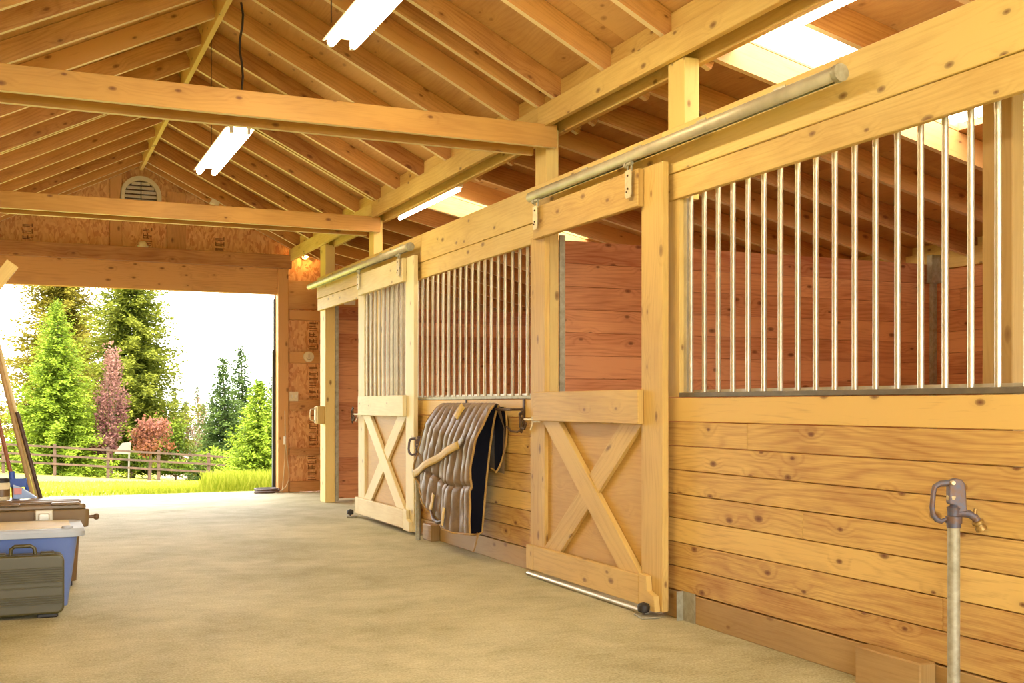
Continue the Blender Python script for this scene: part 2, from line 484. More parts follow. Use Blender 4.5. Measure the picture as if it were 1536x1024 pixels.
mb = planks(MB(), 'y', XL-.03, -3, YE, 0, zroof(XL)+.1, .14, .03)
struct(build('wall_left', mb, 'plank', org=(XL, 5, 0)))
# wall_right : back of the stalls
mb = planks(MB(), 'y', 6.66, -1, YE, 0.02, 2.16, .17, .03)
struct(build('wall_right', mb, 'red', org=(6.66, 5, 0)))
mb = MB(); mb.box(6.62, 6.66, -1, YE, 2.16, 2.3); mb.box(6.69, 6.72, -3, YE, 2.1, 2.42)
struct(build('trim_1', mb, 'beam', org=(6.66, 5, 2.2)))
# partitions
mb = planks(MB(), 'x', 6.78, 3.24, 6.66, 0.02, 2.215, .157, .035, joints=False)
struct(build('wall_middle', mb, 'red', org=(5, 6.8, 0)))
mb = planks(MB(), 'x', 12.46, 3.26, 6.66, 0.02, 2.22, .157, .035, joints=False)
struct(build('wall_far', mb, 'red', org=(5, 12.5, 0)))
mb = planks(MB(), 'x', 3.0, 3.36, 6.66, 0.02, 2.215, .157, .035, joints=False)
struct(build('wall_near', mb, 'red', org=(5, 3.0, 0)))

# far gable wall : OSB skin with a big door opening
ZH = 2.47
mb = MB()
yb = YE+.09
def rect(mb, x0, x1, z0, z1, y=yb): mb.box(x0, x1, y, y+.012, z0, z1, .5)
rect(mb, 2.96, 6.7, 0, 2.3)
mb.prism([(2.96, yb, 2.3), (6.7, yb, 2.3), (6.7, yb, zlean(6.7)+.17), (3.3, yb, zlean(3.3)+.17), (2.96, yb, zroof(2.96)+.153)], (0, .012, 0), .5)
rect(mb, XL, -1.5, 0, 2.5)
mb.prism([(XL, yb, ZH+.0), (2.959, yb, ZH), (2.959, yb, zroof(2.96)+.153), (XR, yb, ZR+.153), (XL, yb, zroof(XL)+.153)], (0, .012, 0), .5)
wf = struct(build('wall_back', mb, 'osb', org=(1.3, YE, 0)))
fr = MB()
fr.box(0.97, 1.10, YE+.03, yb, 2.96, 3.95); fr.box(1.62, 1.84, YE+.03, yb, 2.96, 3.66)
build('stud', fr, 'rafter', wf, .002)
gr = MB()
for z0, z1 in ((0, .13), (.46, .55), (1.02, 1.16), (1.62, 1.76), (2.16, 2.28)):
    gr.box(3.09, 6.6, YE+.0, yb, z0, z1)
build('girt', gr, 'rafter', wf, .002)
py_ = MB(); py_.box(3.08, 6.6, yb-.02, yb, 2.30, 2.66)
build('plywood_patch', py_, 'ply', wf)
# door header : recessed face, protruding girt
mb = MB(); mb.box(-1.5, 2.98, YE+.0, YE+.04, ZH, 2.80)
struct(build('trim_2', mb, 'rafter', bevel=.003))
mb = MB(); mb.box(XL, 3.10, YE-.10, YE-.0, 2.79, 2.955)
struct(build('trim_3', mb, 'rafter', bevel=.003))
mb = MB(); mb.box(2.94, 3.07, YE-.04, YE+.10, 0, 2.79)
struct(build('trim_4', mb, 'rafter', bevel=.004))
mb = MB(); mb.box(-1.62, -1.5, YE-.04, YE+.10, 0, 2.79)
struct(build('trim_5', mb, 'rafter', bevel=.004))
# sliding exterior door leaf standing open outside, only its edge shows
mb = MB(); mb.box(2.935, 5.6, YE+.13, YE+.17, .03, 2.6)
dl = struct(build('door_1', mb, 'poledark'))
mb = MB(); mb.box(2.905, 2.935, YE+.11, YE+.17, .03, 1.78); mb.box(2.92, 2.935, YE+.11, YE+.17, 1.78, 2.42)
build('edge_seal', mb, 'black', dl)
# gable stamps : illegible lumber-grade ink marks
def stamp(x, z0, z1, w, y, parent):
    s = MB(); z = z0
    while z < z1:
        h = R.uniform(.035, .09)
        k = R.randint(0, 3)
        for q in range(2 if k else 3):
            zz = z+q*h/3
            s.box(x-w/2, x+w/2*R.uniform(.3, 1), y-.002, y, zz, zz+.010)
        if k in (1, 2): s.box(x-w/2, x-w/2+.012, y-.002, y, z, z+h*.8)
        if k in (2, 3): s.box(x+w/2-.012, x+w/2, y-.002, y, z, z+h*.8)
        if k == 1: s.box(x-.006, x+.006, y-.002, y, z, z+h*.8)
        z += h+R.uniform(.0, .02)
    build('ink_stamp', s, 'stamp', parent)
for x, a, b in ((3.40, .14, .42), (3.42, .58, .98), (3.42, 1.18, 1.58), (3.42, 1.8, 2.12), (1.40, 3.0, 3.22), (2.25, 2.98, 3.16), (0.08, 3.0, 3.2)):
    stamp(x, a, b, .11, yb-.001, wf)

# ------------------------------------------------------------------ roof timbers
def rafter_mesh(right, tint):
    mb = MB()
    x1 = 3.42 if right else XL-.1
    x0 = XR+.025 if right else XR-.025
    zc = RD/2
    mb.beam((x0, 0, zroof(x0)+zc), (x1, 0, zroof(x1)+zc), RD*math.cos(math.atan(PITCH)), .040, (0, 0, 1), tint, edge=-.35)  # lower face painted paler, standing in for bounced floor and lamp light
    return mb
protos = {}
for right in (True, False):
    protos[right] = [rafter_mesh(right, t).mesh('roof_rafter', M['rafter'], (XR, 0, 0)) for t in (.15, .35, .5, .68, .9)]
raft = []
y = 5.05
ks = [y+.655*k for k in range(-9, 14)]
ks = [k for k in ks if k < YE-.15] + [YE-.03, 6.60, 10.22]
for right in (True, False):
    for i, yy in enumerate(sorted(ks)):
        ob = bpy.data.objects.new('roof_rafter', protos[right][(i*3+R.randint(0, 1)) % 5]); C.objects.link(ob)
        ob.location = (XR, yy, 0)
        raft.append(ob)
        if right: tag(ob, 'bare wooden roof rafter sloping down from the ridge to the beam above the stalls', 'rafter', 'rafters of the right roof slope')
        else: tag(ob, 'bare wooden roof rafter sloping down to the left away from the ridge', 'rafter', 'rafters of the left roof slope')
mb = MB(); mb.box(XR-.02, XR+.02, -3, YE, ZR-.05, ZR+.16)
tag(build('ridge_beam', mb, 'beam', bevel=.003), 'narrow ridge board running along the peak of the roof', 'beam')
# plate: doubled board along the top of the posts, blocking on it
XO = 3.08
pl = thing('plate_beam', 'long doubled wooden beam on posts carrying the lower ends of the rafters', 'beam', (XP, 6, 2.88))
mb = MB(); 
for a, b in ((-3, 2.9), (2.9, 6.55), (6.55, 10.3), (10.3, YE-.01)): mb.box(XO-.0, XO+.04, a+.001, b-.001, 2.885, 3.03)
build('front_board', mb, 'beam', pl, .003)
mb = MB()
for a, b in ((-3, 4.95), (4.95, 8.6), (8.6, 12.45)): mb.box(3.21, 3.25, a+.001, b-.001, 2.86, 3.03)
build('rear_board', mb, 'beam', pl, .003)
mb = MB()
sk = sorted(k for k in ks)
for a, b in zip(sk, sk[1:]):
    if b-a > .1: mb.box(3.14, 3.18, a+.021, b-.021, 3.03, zroof(3.16)+RD)
build('blocking', mb, 'beam', pl, .002)
mb = MB(); mb.box(3.12, 3.21, -3, YE, 3.0, 3.03)
build('filler_board', mb, 'tie', pl)
# left plate
mb = MB(); mb.box(-.65, -.56, -3, YE-.1, 2.885, 2.965)
tag(build('plate_beam', mb, 'beam', bevel=.003), 'wooden beam carrying the left rafters along the aisle edge', 'beam')

# lean-to rafters
lm = []
for t in (.2, .5, .8):
    mb = MB(); mb.beam((3.25, 0, zlean(3.25)+.08), (6.9, 0, zlean(6.9)+.08), .155, .04, (0, 0, 1), t, edge=-.3)  # underside tinted paler to imitate light from below
    lm.append(mb.mesh('stall_rafter', M['rafter'], (3.25, 0, 0)))
for i in range(20):
    yy = .92+.68*i
    if any(abs(yy-s) < .0 for s in (0,)): continue
    ob = bpy.data.objects.new('stall_rafter', lm[i % 3]); C.objects.link(ob); ob.location = (3.25, yy, 0)
    tag(ob, 'low pitched wooden rafter over the horse stalls sloping down to the right', 'rafter', 'low rafters above the stalls')

# tie beams (two boards sandwiching the posts)
def tie(Y, label):
    o = thing('tie_beam', label, 'beam', (1.3, Y+.04, 2.75))
    a = MB(); a.beam((XL, Y-.02, 2.825), (3.17, Y-.02, 2.825), .145, .04, edge=-.4)  # both tie boards get the same painted-light underside
    build('front_board', a, 'tie', o, .003)
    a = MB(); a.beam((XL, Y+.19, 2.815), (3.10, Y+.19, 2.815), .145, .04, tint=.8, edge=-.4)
    build('rear_board', a, 'tie', o, .003)
tie(6.49, 'nearer wooden tie beam crossing the aisle in front of the far hanging light')
tie(10.34, 'farther wooden tie beam crossing the aisle below the round gable vent')

# posts
def post(x0, x1, y0, y1, z0, z1, label, mat='beam', name='support_post'):
    a = MB(); a.box(x0, x1, y0, y1, z0, z1)
    return tag(build(name, a, mat, bevel=.004), label, 'post')
post(XW, 3.21, 6.51, 6.68, 0, 2.885, 'square post under the end of the nearer tie beam, beside the open-topped door')
post(XW, 3.21, 4.87, 5.03, 2.156, 2.885, 'short-looking post rising above the long track of the near stall door', 'beam')
post(3.26, 3.45, 2.93, 3.07, 0, 2.9, 'thick brown post standing inside the near stall behind its steel bars', 'treated')
post(XW, 3.21, 10.36, 10.52, 0, 2.885, 'square post under the end of the farther tie beam')
post(XW, 3.23, 12.22, 12.45, 0, 2.885, 'door post at the far end of the stall row, holding a pull handle', 'beam')
for yy in (2.95, 6.53, 10.38):
    a = MB(); a.box(-.65, -.56, yy, yy+.14, 0, 2.885)
    tag(build('support_post', a, 'beam', bevel=.004), 'square post on the left edge of the aisle', 'post', 'posts on the left edge of the aisle')

# header beam over stall fronts
hb = thing('header_beam', 'long yellow beam of stacked boards above the stall doors and bars', 'beam', (XW, 7, 2.15))
mb = MB()
for a, b in ((1.0, 5.03), (5.03, 8.85), (8.85, 12.45)): mb.box(XO, XW-.001, a+.001, b-.001, 2.292, 2.525)
build('top_board', mb, 'beam', hb, .003)
mb = MB()
for a, b in ((1.0, 4.99), (6.6, 9.05), (10.6, 12.45)): mb.box(XO+.008, XW-.001, a+.001, b-.001, 2.155, 2.289)
mb.box(XO+.008, XW-.001, 4.991, 6.599, 2.2, 2.289); mb.box(XO+.008, XW-.001, 9.051, 10.599, 2.2, 2.289)
build('lower_board', mb, 'beam', hb, .003)
mb = MB(); mb.box(3.215, 3.255, 1.0, 12.45, 2.34, 2.5)
build('rear_board', mb, 'tie', hb, .002)

# ------------------------------------------------------------------ stall fronts
barmesh = {}
def bar_mesh(z0, z1, r=.0125):
    k = (z0, z1, r)
    if k not in barmesh:
        a = MB(); a.tube([(0, 0, 0), (0, 0, z1-z0)], r, 12); barmesh[k] = a.mesh('grille_bar', M['steel'])
    return barmesh[k]
def bars(parent, x, ys, z0, z1, r=.0125):
    p = world_loc(parent)
    for yy in ys:
        ob = bpy.data.objects.new('grille_bar', bar_mesh(z0, z1, r)); C.objects.link(ob)
        ob.parent = parent; ob.location = V((x, yy, z0))-p

def stall_front(y0, y1, label, sillmat, kick, framey, barys, boards):
    o = thing('stall_wall', label, 'stall wall', (XW, (y0+y1)/2, 0))
    mb = MB(); n = 8; h = (1.135-.142)/n; TN = [.85, .72, .22, .6, .62, .5, .68, .1]
    for i in range(n):
        z0 = .142+i*h; cuts = [y0, y1]
        for q in boards.get(i, []): cuts.insert(-1, q)
        for p, q in zip(cuts, cuts[1:]): mb.box(XW-.022, XW+.02, p+.0008, q-.0008, z0+.0022, z0+h-.0022, TN[i]+R.uniform(-.08, .08))
    build('plank_siding', mb, 'plank' if y0 < 4 else 'plank', o, .0025)
    mb = MB(); mb.box(XW-.03, XW+.02, y0, y1, 0, .138)
    build('kick_board', mb, 'treated', o, .003)
    mb = MB(); mb.box(XW-.024, XW+.045, y0, framey[0][0], 1.137, 1.160)
    build('sill_rail', mb, sillmat, o, .002)
    mb = MB()
    for a, b in framey: mb.box(XW-.02, XW+.04, a, b, 1.137 , 2.155)
    build('frame_post', mb, 'beam', o, .002)
    bars(o, XW+.02, barys, 1.158, 2.2)
    mb = MB(); mb.box(XW+.06, XW+.075, y0, framey[0][0]-.01, 1.137, 1.175)
    build('inner_channel', mb, 'steel', o)
    return o
sf1 = stall_front(1.0, 5.03, 'near stall front of orange horizontal planks under a wide row of steel bars', 'darksteel', True,
                  [(4.885, 5.03)], [4.84-.1222*i for i in range(31)], {1: [3.1], 3: [3.9], 5: [2.4], 6: [4.3], 7: [1.9]})
mb = MB(); mb.box(XW+.005, XW+.02, 4.858, 4.884, 1.165, 2.155)
build('steel_strip', mb, 'steel', sf1)
sf2 = stall_front(6.68, 10.36, 'stall front behind the hanging horse blanket, pale planks below steel bars', 'steel_dull', True,
                  [(10.2, 10.36)], [6.84+.1262*i for i in range(27)], {2: [8.0], 5: [8.9], 6: [7.9]})
mb = MB(); mb.box(XW+.0, XW+.02, 6.681, 6.71, 1.165, 2.155); 
build('steel_strip', mb, 'steel_dull', sf2)
# galvanised strips on door jambs
for (yy, x, lab) in ((6.505, 3.222, 'thin galvanised strip on the jamb seen through the near door opening'),
                     (12.215, 3.24, 'thin galvanised strip on the jamb of the far stall opening')):
    mb = MB(); mb.box(x-.008, x+.03, yy-.004, yy+.012, .02, 2.2)
    tag(build('jamb_strip', mb, 'steel_dull'), lab, 'metal strip')

# ------------------------------------------------------------------ sliding doors
XD = 3.02
def hanger(o, y, zt):
    h = MB()
    pts = [(-.034, .0), (.034, .0), (.034, -.13), (.022, -.15), (-.022, -.15), (-.034, -.13)]
    h.prism([(XD-.062, y+a, zt-.055+b) for a, b in pts], (.005, 0, 0))
    hp = build('hanger_plate', h, 'zinc', o, .002)
    s = MB()
    for zz in (-.09, -.16): s.lathe((XD-.062, y, zt-.055+zz+.0+.06), (-1, 0, 0), [(0, .006), (.004, .006), (.006, .003)], 8)
    for zz in (-.115,): s.lathe((XD-.062, y+.012, zt-.055+zz), (-1, 0, 0), [(0, .005), (.004, .005)], 8)
    build('screw', s, 'iron', hp)
    s = MB()
    s.tube([(XD-.05, y-.02, zt-.06), (XD-.05, y-.02, zt-.015), (XD-.05, y+.02, zt-.015), (XD-.05, y+.02, zt-.06)], .006, 8)
    s.tube([(XD-.05, y-.028, zt-.022), (XD-.05, y+.045, zt-.022)], .009, 10)
    s.lathe((XD-.05, y+.03, zt-.022), (0, 1, 0), [(0, .016), (.018, .016)], 6)
    build('hanger_yoke', s, 'steel_dull', hp)

def stall_door(y0, y1, label, mat, ply, barred, matx):
    """y0 nearer edge, y1 far edge"""
    o = thing('stall_door', label, 'stall door', (XD, (y0+y1)/2, .02))
    sw = .215
    for a, b, zt in ((y0, y0+sw, 2.35), (y1-sw, y1, 2.17)):
        mb = MB(); mb.box(XD, XD+.038, a, b, .03, zt); build('stile', mb, mat, o, .004)
    ya, yb2 = y0+sw-.02, y1-.12
    for z0, z1 in ((2.145, 2.345), (.995, 1.178)):
        mb = MB(); mb.box(XD-.038, XD-.001, y0+sw-.03, yb2, z0, z1); build('rail', mb, matx, o, .004)
    mb = MB(); mb.box(XD-.036, XD-.001, y0+sw-.03+.0, yb2-.0, .045, .2); build('rail', mb, matx, o, .004)
    mb = MB(); mb.box(XD-.036, XD-.001, yb2+.002, y1-.01, .045, .2)
    build('cleat', mb, mat, o, .004)
    mb = MB()
    yc = y0+sw-.034
    pts = [(yc, .03), (yc, .21), (yc-.075, .205), (yc-.085, .13), (yc-.15, .11), (yc-.165, .03)]
    mb.prism([(XD-.036, a, b) for a, b in pts], (.034, 0, 0), .2)
    build('cleat', mb, mat, o, .003)
    # plywood panel
    mb = MB(); mb.box(XD+.024, XD+.036, y0+sw-.01, y1-sw+.01, .1, 1.1, .5); build('panel', mb, ply, o)
    # X braces lie on the panel between the stiles
    iy0, iy1 = y0+sw, y1-sw
    w = .155
    za, zb = .19, 1.0
    def brace(ya_, yb_, x, t):
        # parallelogram cut flush with the rails
        dy, dz = yb_-ya_, zb-za
        hw = w/2/abs(dz/math.hypot(dy, dz))
        sg = 1 if dy > 0 else -1
        m_ = MB()
        ysn = ya_+sg*hw; yen = yb_-sg*hw
        m_.beam((x, ysn, za), (x, yen, zb), w, .028, (0, 1, 0) , t, skew0=None)
        return m_
    b1 = MB(); L = math.hypot(iy1-iy0-.2, zb-za)
    # rear brace : near-top to far-bottom ; front brace: far-top to near-bottom
    def para(ytop, ybot, x, th, t):
        hw = .118
        m_ = MB(); bi = len(m_.v)
        ou, ov = R.random()*30, R.random()*30
        P = [(x, ybot-hw, za), (x, ybot+hw, za), (x, ytop+hw, zb), (x, ytop-hw, zb)]
        for q in P: m_.v.append(q)
        for q in P: m_.v.append((x+th, q[1], q[2]))
        L = math.hypot(ytop-ybot, zb-za)
        U = [(ou, ov), (ou, ov+w), (ou+L, ov+w), (ou+L, ov)]
        m_.face((0, 1, 2, 3), U, t); m_.face((7, 6, 5, 4), [U[3], U[2], U[1], U[0]], t)
        for i in range(4):
            j = (i+1) % 4
            m_.face((j, i, 4+i, 4+j), [(ou, ov), (ou+L, ov), (ou+L, ov+.03), (ou, ov+.03)], t)
        return m_
    build('cross_brace', para(iy1-.10, iy0+.10, XD-.012, .032, .2), matx, o, .003)
    build('cross_brace', para(iy0+.10, iy1-.10, XD-.002, .024, .5), mat, o, .003)
    if barred:
        n = 10
        bars(o, XD+.02, [iy0+.03+(iy1-iy0-.06)*i/(n-1) for i in range(n)], 1.17, 2.16)
        mb = MB(); mb.box(XD+.03, XD+.045, iy1-.03, iy1+.0, 1.178, 2.145); build('steel_strip', mb, 'steel_dull', o)
    for yy in (y0+sw+.035, y1-.2): hanger(o, yy, 2.40)
    return o
d1 = stall_door(4.92, 6.54, 'near stall door with an open upper half and an X-braced lower half', 'door', 'plydoor', False, 'door')
d2 = stall_door(8.87, 10.55, 'far pale stall door with steel bars above an X brace, slid half open', 'door_far', 'plydoor', True, 'door_far')

# latches
def latch(o, y):
    s = MB(); x = XD-.002
    s.box(x-.008, x, y-.09, y+.03, .985, 1.02)
    s.tube([(x-.02, y-.1, 1.003), (x-.02, y+.12, 1.003)], .008, 8)
    s.tube([(x-.02, y-.02, 1.0), (x-.03, y-.02, .96), (x-.045, y-.03, .935)], .006, 8)
    l = build('latch', s, 'zinc', o)
    s = MB()   # snap hook and short chain
    for k in range(5):
        cx, cz = x-.03, 1.055-.03*k
        pts = [(cx+.004*math.sin(k), y+.13+.016*math.cos(a)+.01*math.sin(k*1.7), cz+.02*math.sin(a)) for a in [2*PI*i/8 for i in range(9)]]
        s.tube(pts, .0045, 6, False)
    s.tube([(x-.03, y+.1, 1.06), (x-.035, y+.16, 1.04), (x-.035, y+.15, .95), (x-.03, y+.09, .94), (x-.03, y+.06, .98)], .007, 8)
    build('chain', s, 'iron', l)
latch(d1, 6.47); latch(d2, 10.5)

# tracks
def track(y0, y1, label):
    o = thing('door_track', label, 'door track', (2.985, (y0+y1)/2, 2.41))
    s = MB(); n = 14; r = .034; z = 2.42; x = 2.99
    # round rail with a slot along the bottom
    rows = []
    for k in range(n+1):
        a = -PI/2+.35+(2*PI-.7)*k/n
        rows.append([(x+r*math.cos(a), y0, z+r*math.sin(a)), (x+r*math.cos(a), y1, z+r*math.sin(a))])
    s.grid(rows)
    tb = build('rail_tube', s, 'track', o)
    md = tb.modifiers.new('wall', 'SOLIDIFY'); md.thickness = .003
    s = MB(); s.lathe((x, y0-.012, z), (0, 1, 0), [(0, .02), (.003, .036), (.03, .037), (.032, .034)], 20)
    build('end_cap', s, 'steel_dull', o, 0)
    yy = y0+.5
    while yy < y1-.1:
        s = MB(); s.box(x+.01, XO, yy-.05, yy+.05, z+.022, z+.036)
        s.prism([(XO-.006, yy-.05, z+.03), (XO-.006, yy+.05, z+.03), (XO-.006, yy+.04, z+.085), (XO-.006, yy-.04, z+.085)], (.005, 0, 0))
        build('track_bracket', s, 'track', o)
        yy += .62
track(3.53, 6.47, 'long galvanised round track over the near stall door')
track(8.88, 12.42, 'galvanised round track over the far stall door and opening')

# floor hardware by the doors
mb = MB(); mb.tube([(2.985, 5.02, .018), (2.985, 6.5, .018)], .015, 10)
tag(build('floor_rail', mb, 'steel', None), 'thin pale rail on the floor along the bottom of the near stall door', 'rail')
def roller(y, label):
    o = thing('door_roller', label, 'door roller', (2.95, y, 0))
    s = MB(); s.prism([(2.90, y-.07, .003), (3.0, y-.09, .003), (3.04, y+.03, .003), (2.93, y+.06, .003)], (0, 0, .008)); build('base_plate', s, 'steel_dull', o, .002)
    s = MB(); s.tube([(2.955, y, .01), (2.955, y, .075)], .007, 8); build('pin', s, 'iron', o)
    s = MB(); s.lathe((2.955, y, .022), (0, 0, 1), [(0, .02), (.006, .031), (.03, .033), (.044, .028), (.05, .012)], 18); build('wheel', s, 'black', o)
roller(5.0, 'black floor roller guiding the near corner of the near stall door')
roller(10.6, 'black floor roller at the far bottom corner of the far stall door')
mb = MB(); mb.box(3.05, XW-.031, 4.83, 4.835, .0, .15); mb.box(XW-.034, XW-.031, 4.72, 4.84, 0, .15)
tag(build('angle_bracket', mb, 'steel_dull'), 'upright galvanised bracket at the floor between near door and planks', 'bracket')

# blocks by the kick boards
mb = MB(); mb.box(3.01, XW-.031, 3.12, 3.47, 0, .15)
tag(build('wood_block', mb, 'treated', bevel=.006), 'short wood block on the floor behind the near hydrant', 'wood block')
mb = MB(); mb.box(3.01, XW-.031, 8.42, 8.62, 0, .13)
tag(build('wood_block', mb, 'treated', bevel=.006), 'short wood block on the floor behind the far hydrant', 'wood block')

# door pull on end post
o = thing('pull_handle', 'wooden block with a metal pull handle on the farthest door post', 'handle', (3.05, 12.33, 1.0))
s = MB(); s.box(3.04, XW, 12.25, 12.36, .88, 1.08); build('backing_block', s, 'door', o, .006)
s = MB(); s.tube([(3.04, 12.34, .91), (2.985, 12.34, .925), (2.975, 12.34, .98), (2.985, 12.34, 1.04), (3.04, 12.34, 1.055)], .009, 8)
s.box(3.03, 3.04, 12.31, 12.36, .89, 1.07)
build('grip', s, 'zinc', o)

# ------------------------------------------------------------------ yard hydrants
def hydrant(x, y, label):
    o = thing('yard_hydrant', label, 'hydrant', (x, y, 0))
    k = (V((.915, -.404, 0))).normalized()     # plane of handle and spout
    def P(a, z, b=0):
        a *= .87
        return (x+k.x*a-k.y*b, y+k.y*a+k.x*b, z)
    s = MB(); s.lathe((x, y, 0), (0, 0, 1), [(0, .021), (.69, .021)], 16); build('pipe', s, 'steel_dull', o)
    s = MB()
    s.lathe((x, y, .668), (0, 0, 1), [(0, .0235), (.012, .0245), (.016, .024)], 16)
    s.lathe((x, y, .684), (0, 0, 1), [(0, .028), (.024, .028), (.026, .021), (.04, .021), (.055, .024), (.06, .014), (.075, .010), (.085, .012)], 16)
    b = build('head', s, 'hyd', o)
    # casting: tall upright housing, cut away at the front
    s = MB()
    pts = [(-.025, .752), (-.025, .815), (-.016, .835), (.004, .842), (.026, .838), (.040, .822), (.044, .79), (.046, .74), (.052, .725), (.010, .72), (.004, .745)]
    s.prism([P(a, z, -.017) for a, z in pts], V(P(0, 0, .017))-V(P(0, 0, -.017)))
    build('housing', s, 'hyd', o, .005, seg=2)
    s = MB()
    s.tube([P(-.012, .825), P(-.055, .822), P(-.076, .812), P(-.082, .79), P(-.087, .74), P(-.083, .712), P(-.068, .696), P(-.05, .690), P(-.028, .699)], [.012, .011, .010, .009, .0095, .010, .010, .009, .006], 10)
    build('lever_handle', s, 'hyd', o)
    s = MB(); s.lathe(P(-.012, .826, -.027), V(P(0, 0, 1))-V(P(0, 0, 0)), [(0, .007), (.004, .0085), (.05, .0085), (.054, .007)], 10)
    build('pivot_bolt', s, 'zinc', o)
    s = MB(); s.lathe(P(-.008, .757), (0, 0, 1), [(0, .010), (.01, .018), (.022, .019), (.03, .008)], 12)
    build('packing_nut', s, 'zinc', o)
    s = MB(); s.tube([P(.0, .716), P(.03, .72), P(.062, .716), P(.085, .704), P(.098, .685)], [.018, .015, .014, .014, .016], 12)
    d = (V(P(.114, .658))-V(P(.095, .69))).normalized()
    sp = build('spout', s, 'hyd', o)
    s = MB(); s.lathe(P(.093, .694), d, [(0, .015), (.004, .021), (.013, .021), (.016, .016), (.022, .016), (.026, .020), (.038, .020), (.04, .014)], 16)
    s.tube([P(.082, .71), P(.088, .735)], [.010, .006], 8)
    build('hose_thread', s, 'brass', sp)
hydrant(2.99, 2.94, 'nearest yard hydrant, tall pipe with a chipped blue-grey lever head')
hydrant(2.95, 8.56, 'far yard hydrant standing between the far door and the horse blanket')

# ------------------------------------------------------------------ blanket rack & horse blanket
rk = thing('blanket_rack', 'dark iron rod and hook rack holding the horse blanket', 'rack', (3.06, 7.2, 1.0))
s = MB(); s.tube([(3.0, 6.66+.14, 1.065), (3.0, 7.85, 1.065)], .009, 8); build('rod', s, 'iron', rk)
for yy in (6.80, 7.86):
    s = MB(); s.box(3.088, 3.097, yy-.014, yy+.014, .93, 1.135); s.tube([(3.09, yy, 1.065), (3.0, yy, 1.065)], .008, 8)
    s.tube([(3.085, yy, .94), (3.05, yy+.01, .915), (3.01, yy+.03, .92), (2.985, yy+.05, .955)], .007, 8)
    build('hook_bracket', s, 'iron', rk)

hbk = thing('horse_blanket', 'brown quilted horse blanket with yellow straps draped over the rack', 'horse blanket', (2.98, 7.7, .2))
TOP = 1.092
def bottom(u):
    pts = [(0, .19), (.25, .165), (.5, .19), (.72, .30), (.88, .42), (1.0, .535)]
    for (a, za), (b, zb) in zip(pts, pts[1:]):
        if u <= b: return za+(zb-za)*(u-a)/(b-a)
    return pts[-1][1]
def surf(u, v, off=0.0, smooth=False):
    """front sheet, u from near(0) to far(1), v from rod(0) to hem(1)"""
    vv = max(v, 0)
    tt = min(1, vv/.55); yn = 7.03+.21*(3*tt*tt-2*tt**3)**.8; yf = 8.10+.38*min(1, vv*1.15)
    if vv > .87: yf = 8.10+.38
    y = yn+(yf-yn)*u
    z = TOP-(TOP-bottom(u))*vv
    x = 2.972-.075*min(1, vv*4)**.7
    x -= .028*math.sin(u*PI*5.3+.6+vv*1.2)*vv*.8*min(1, u*5)
    if smooth: return V((x-.03-off, y, z))
    q = (u*10-.3*vv) % 1.0
    x -= .021*math.sqrt(max(0.0, math.sin(PI*q)))
    x -= .004*math.sin(vv*30+math.sin(u*17)*2.4+u*23)*(.6+.4*math.sin(u*50))
    band = abs(vv-(.68+.10*(1-u)*-.6))       # horizontal seam
    x += .022*math.exp(-(band/.018)**2)
    return V((x-off, y, z))
def back(u, w):
    y = 7.06+1.04*u
    zb = .62+.05*u
    z = TOP-(TOP-zb)*w
    x = 3.028+.035*min(1, w*3)
    return V((x, y, z))
nu, nv = 150, 70
rows = []
for i in range(nv, -1, -1): rows.append([surf(j/nu, i/nv) for j in range(nu+1)])
# over the rod
for a in (.25, .5, .75):
    row = []
    for j in range(nu+1):
        p, q = surf(j/nu, 0), back(j/nu, 0)
        m_ = p.lerp(q, a); m_.z += .014*math.sin(PI*a)+.006*math.sqrt(abs(math.sin(PI*j/10)))
        row.append(m_)
    rows.append(row)
for i in range(0, 16): rows.append([back(j/nu, i/15) for j in range(nu+1)])
s = MB(); s.grid(rows)
bo = build('outer_shell', s, 'brownfab', hbk)
# inner lining, showing at the near edge
s = MB()
rows = [[surf(j/10*.5, i/30) + V((.075+.045*min(1, i/12), -.075*(i/30)-.0, .0)) for j in range(11)] for i in range(31)]
for i, r_ in enumerate(rows):
    for j in range(11): r_[j].x = 2.99+.02*min(1, i/10); r_[j].y = 7.04+.30*(i/30)**.6+.4*j/10
s.grid(rows)
edge = [[surf(0, i/30)+V((.004, .004, 0)), V((3.01, rows[i][0].y, rows[i][0].z))] for i in range(31)]
s.grid(edge)
edge2 = [[V((3.03, 7.16, TOP-.01-(TOP-.66)*i/20)), V((3.03+.045*math.sin(PI*min(1, i/20*.9+.1))**.6, 7.03+.10*(i/20)**2, TOP-.01-(TOP-.64)*i/20))] for i in range(21)]
s.grid(edge2)
lo = build('lining', s, 'navy', hbk)
s = MB()
s.tube([surf(0, i/30)+V((-.004, -.004, 0)) for i in range(31)], .008, 8)
s.tube([V((3.01, rows[i][0].y-.003, rows[i][0].z)) for i in range(31)], .008, 8)
s.tube([surf(0, 1), V((2.95, 7.28, .18)), V((3.01, rows[30][0].y, rows[30][0].z))], .008, 8)
s.tube([e[1] for e in edge2]+[V((3.05, 7.18, .63)), V((3.03, 7.22, .65))], .007, 8)
s.tube([surf(j/40, 1)+V((-.004, 0, 0)) for j in range(41)], .007, 8)
s.tube([surf(1, i/30)+V((-.004, 0, 0)) for i in range(31)], .006, 8)
build('edge_binding', s, 'binding', hbk)
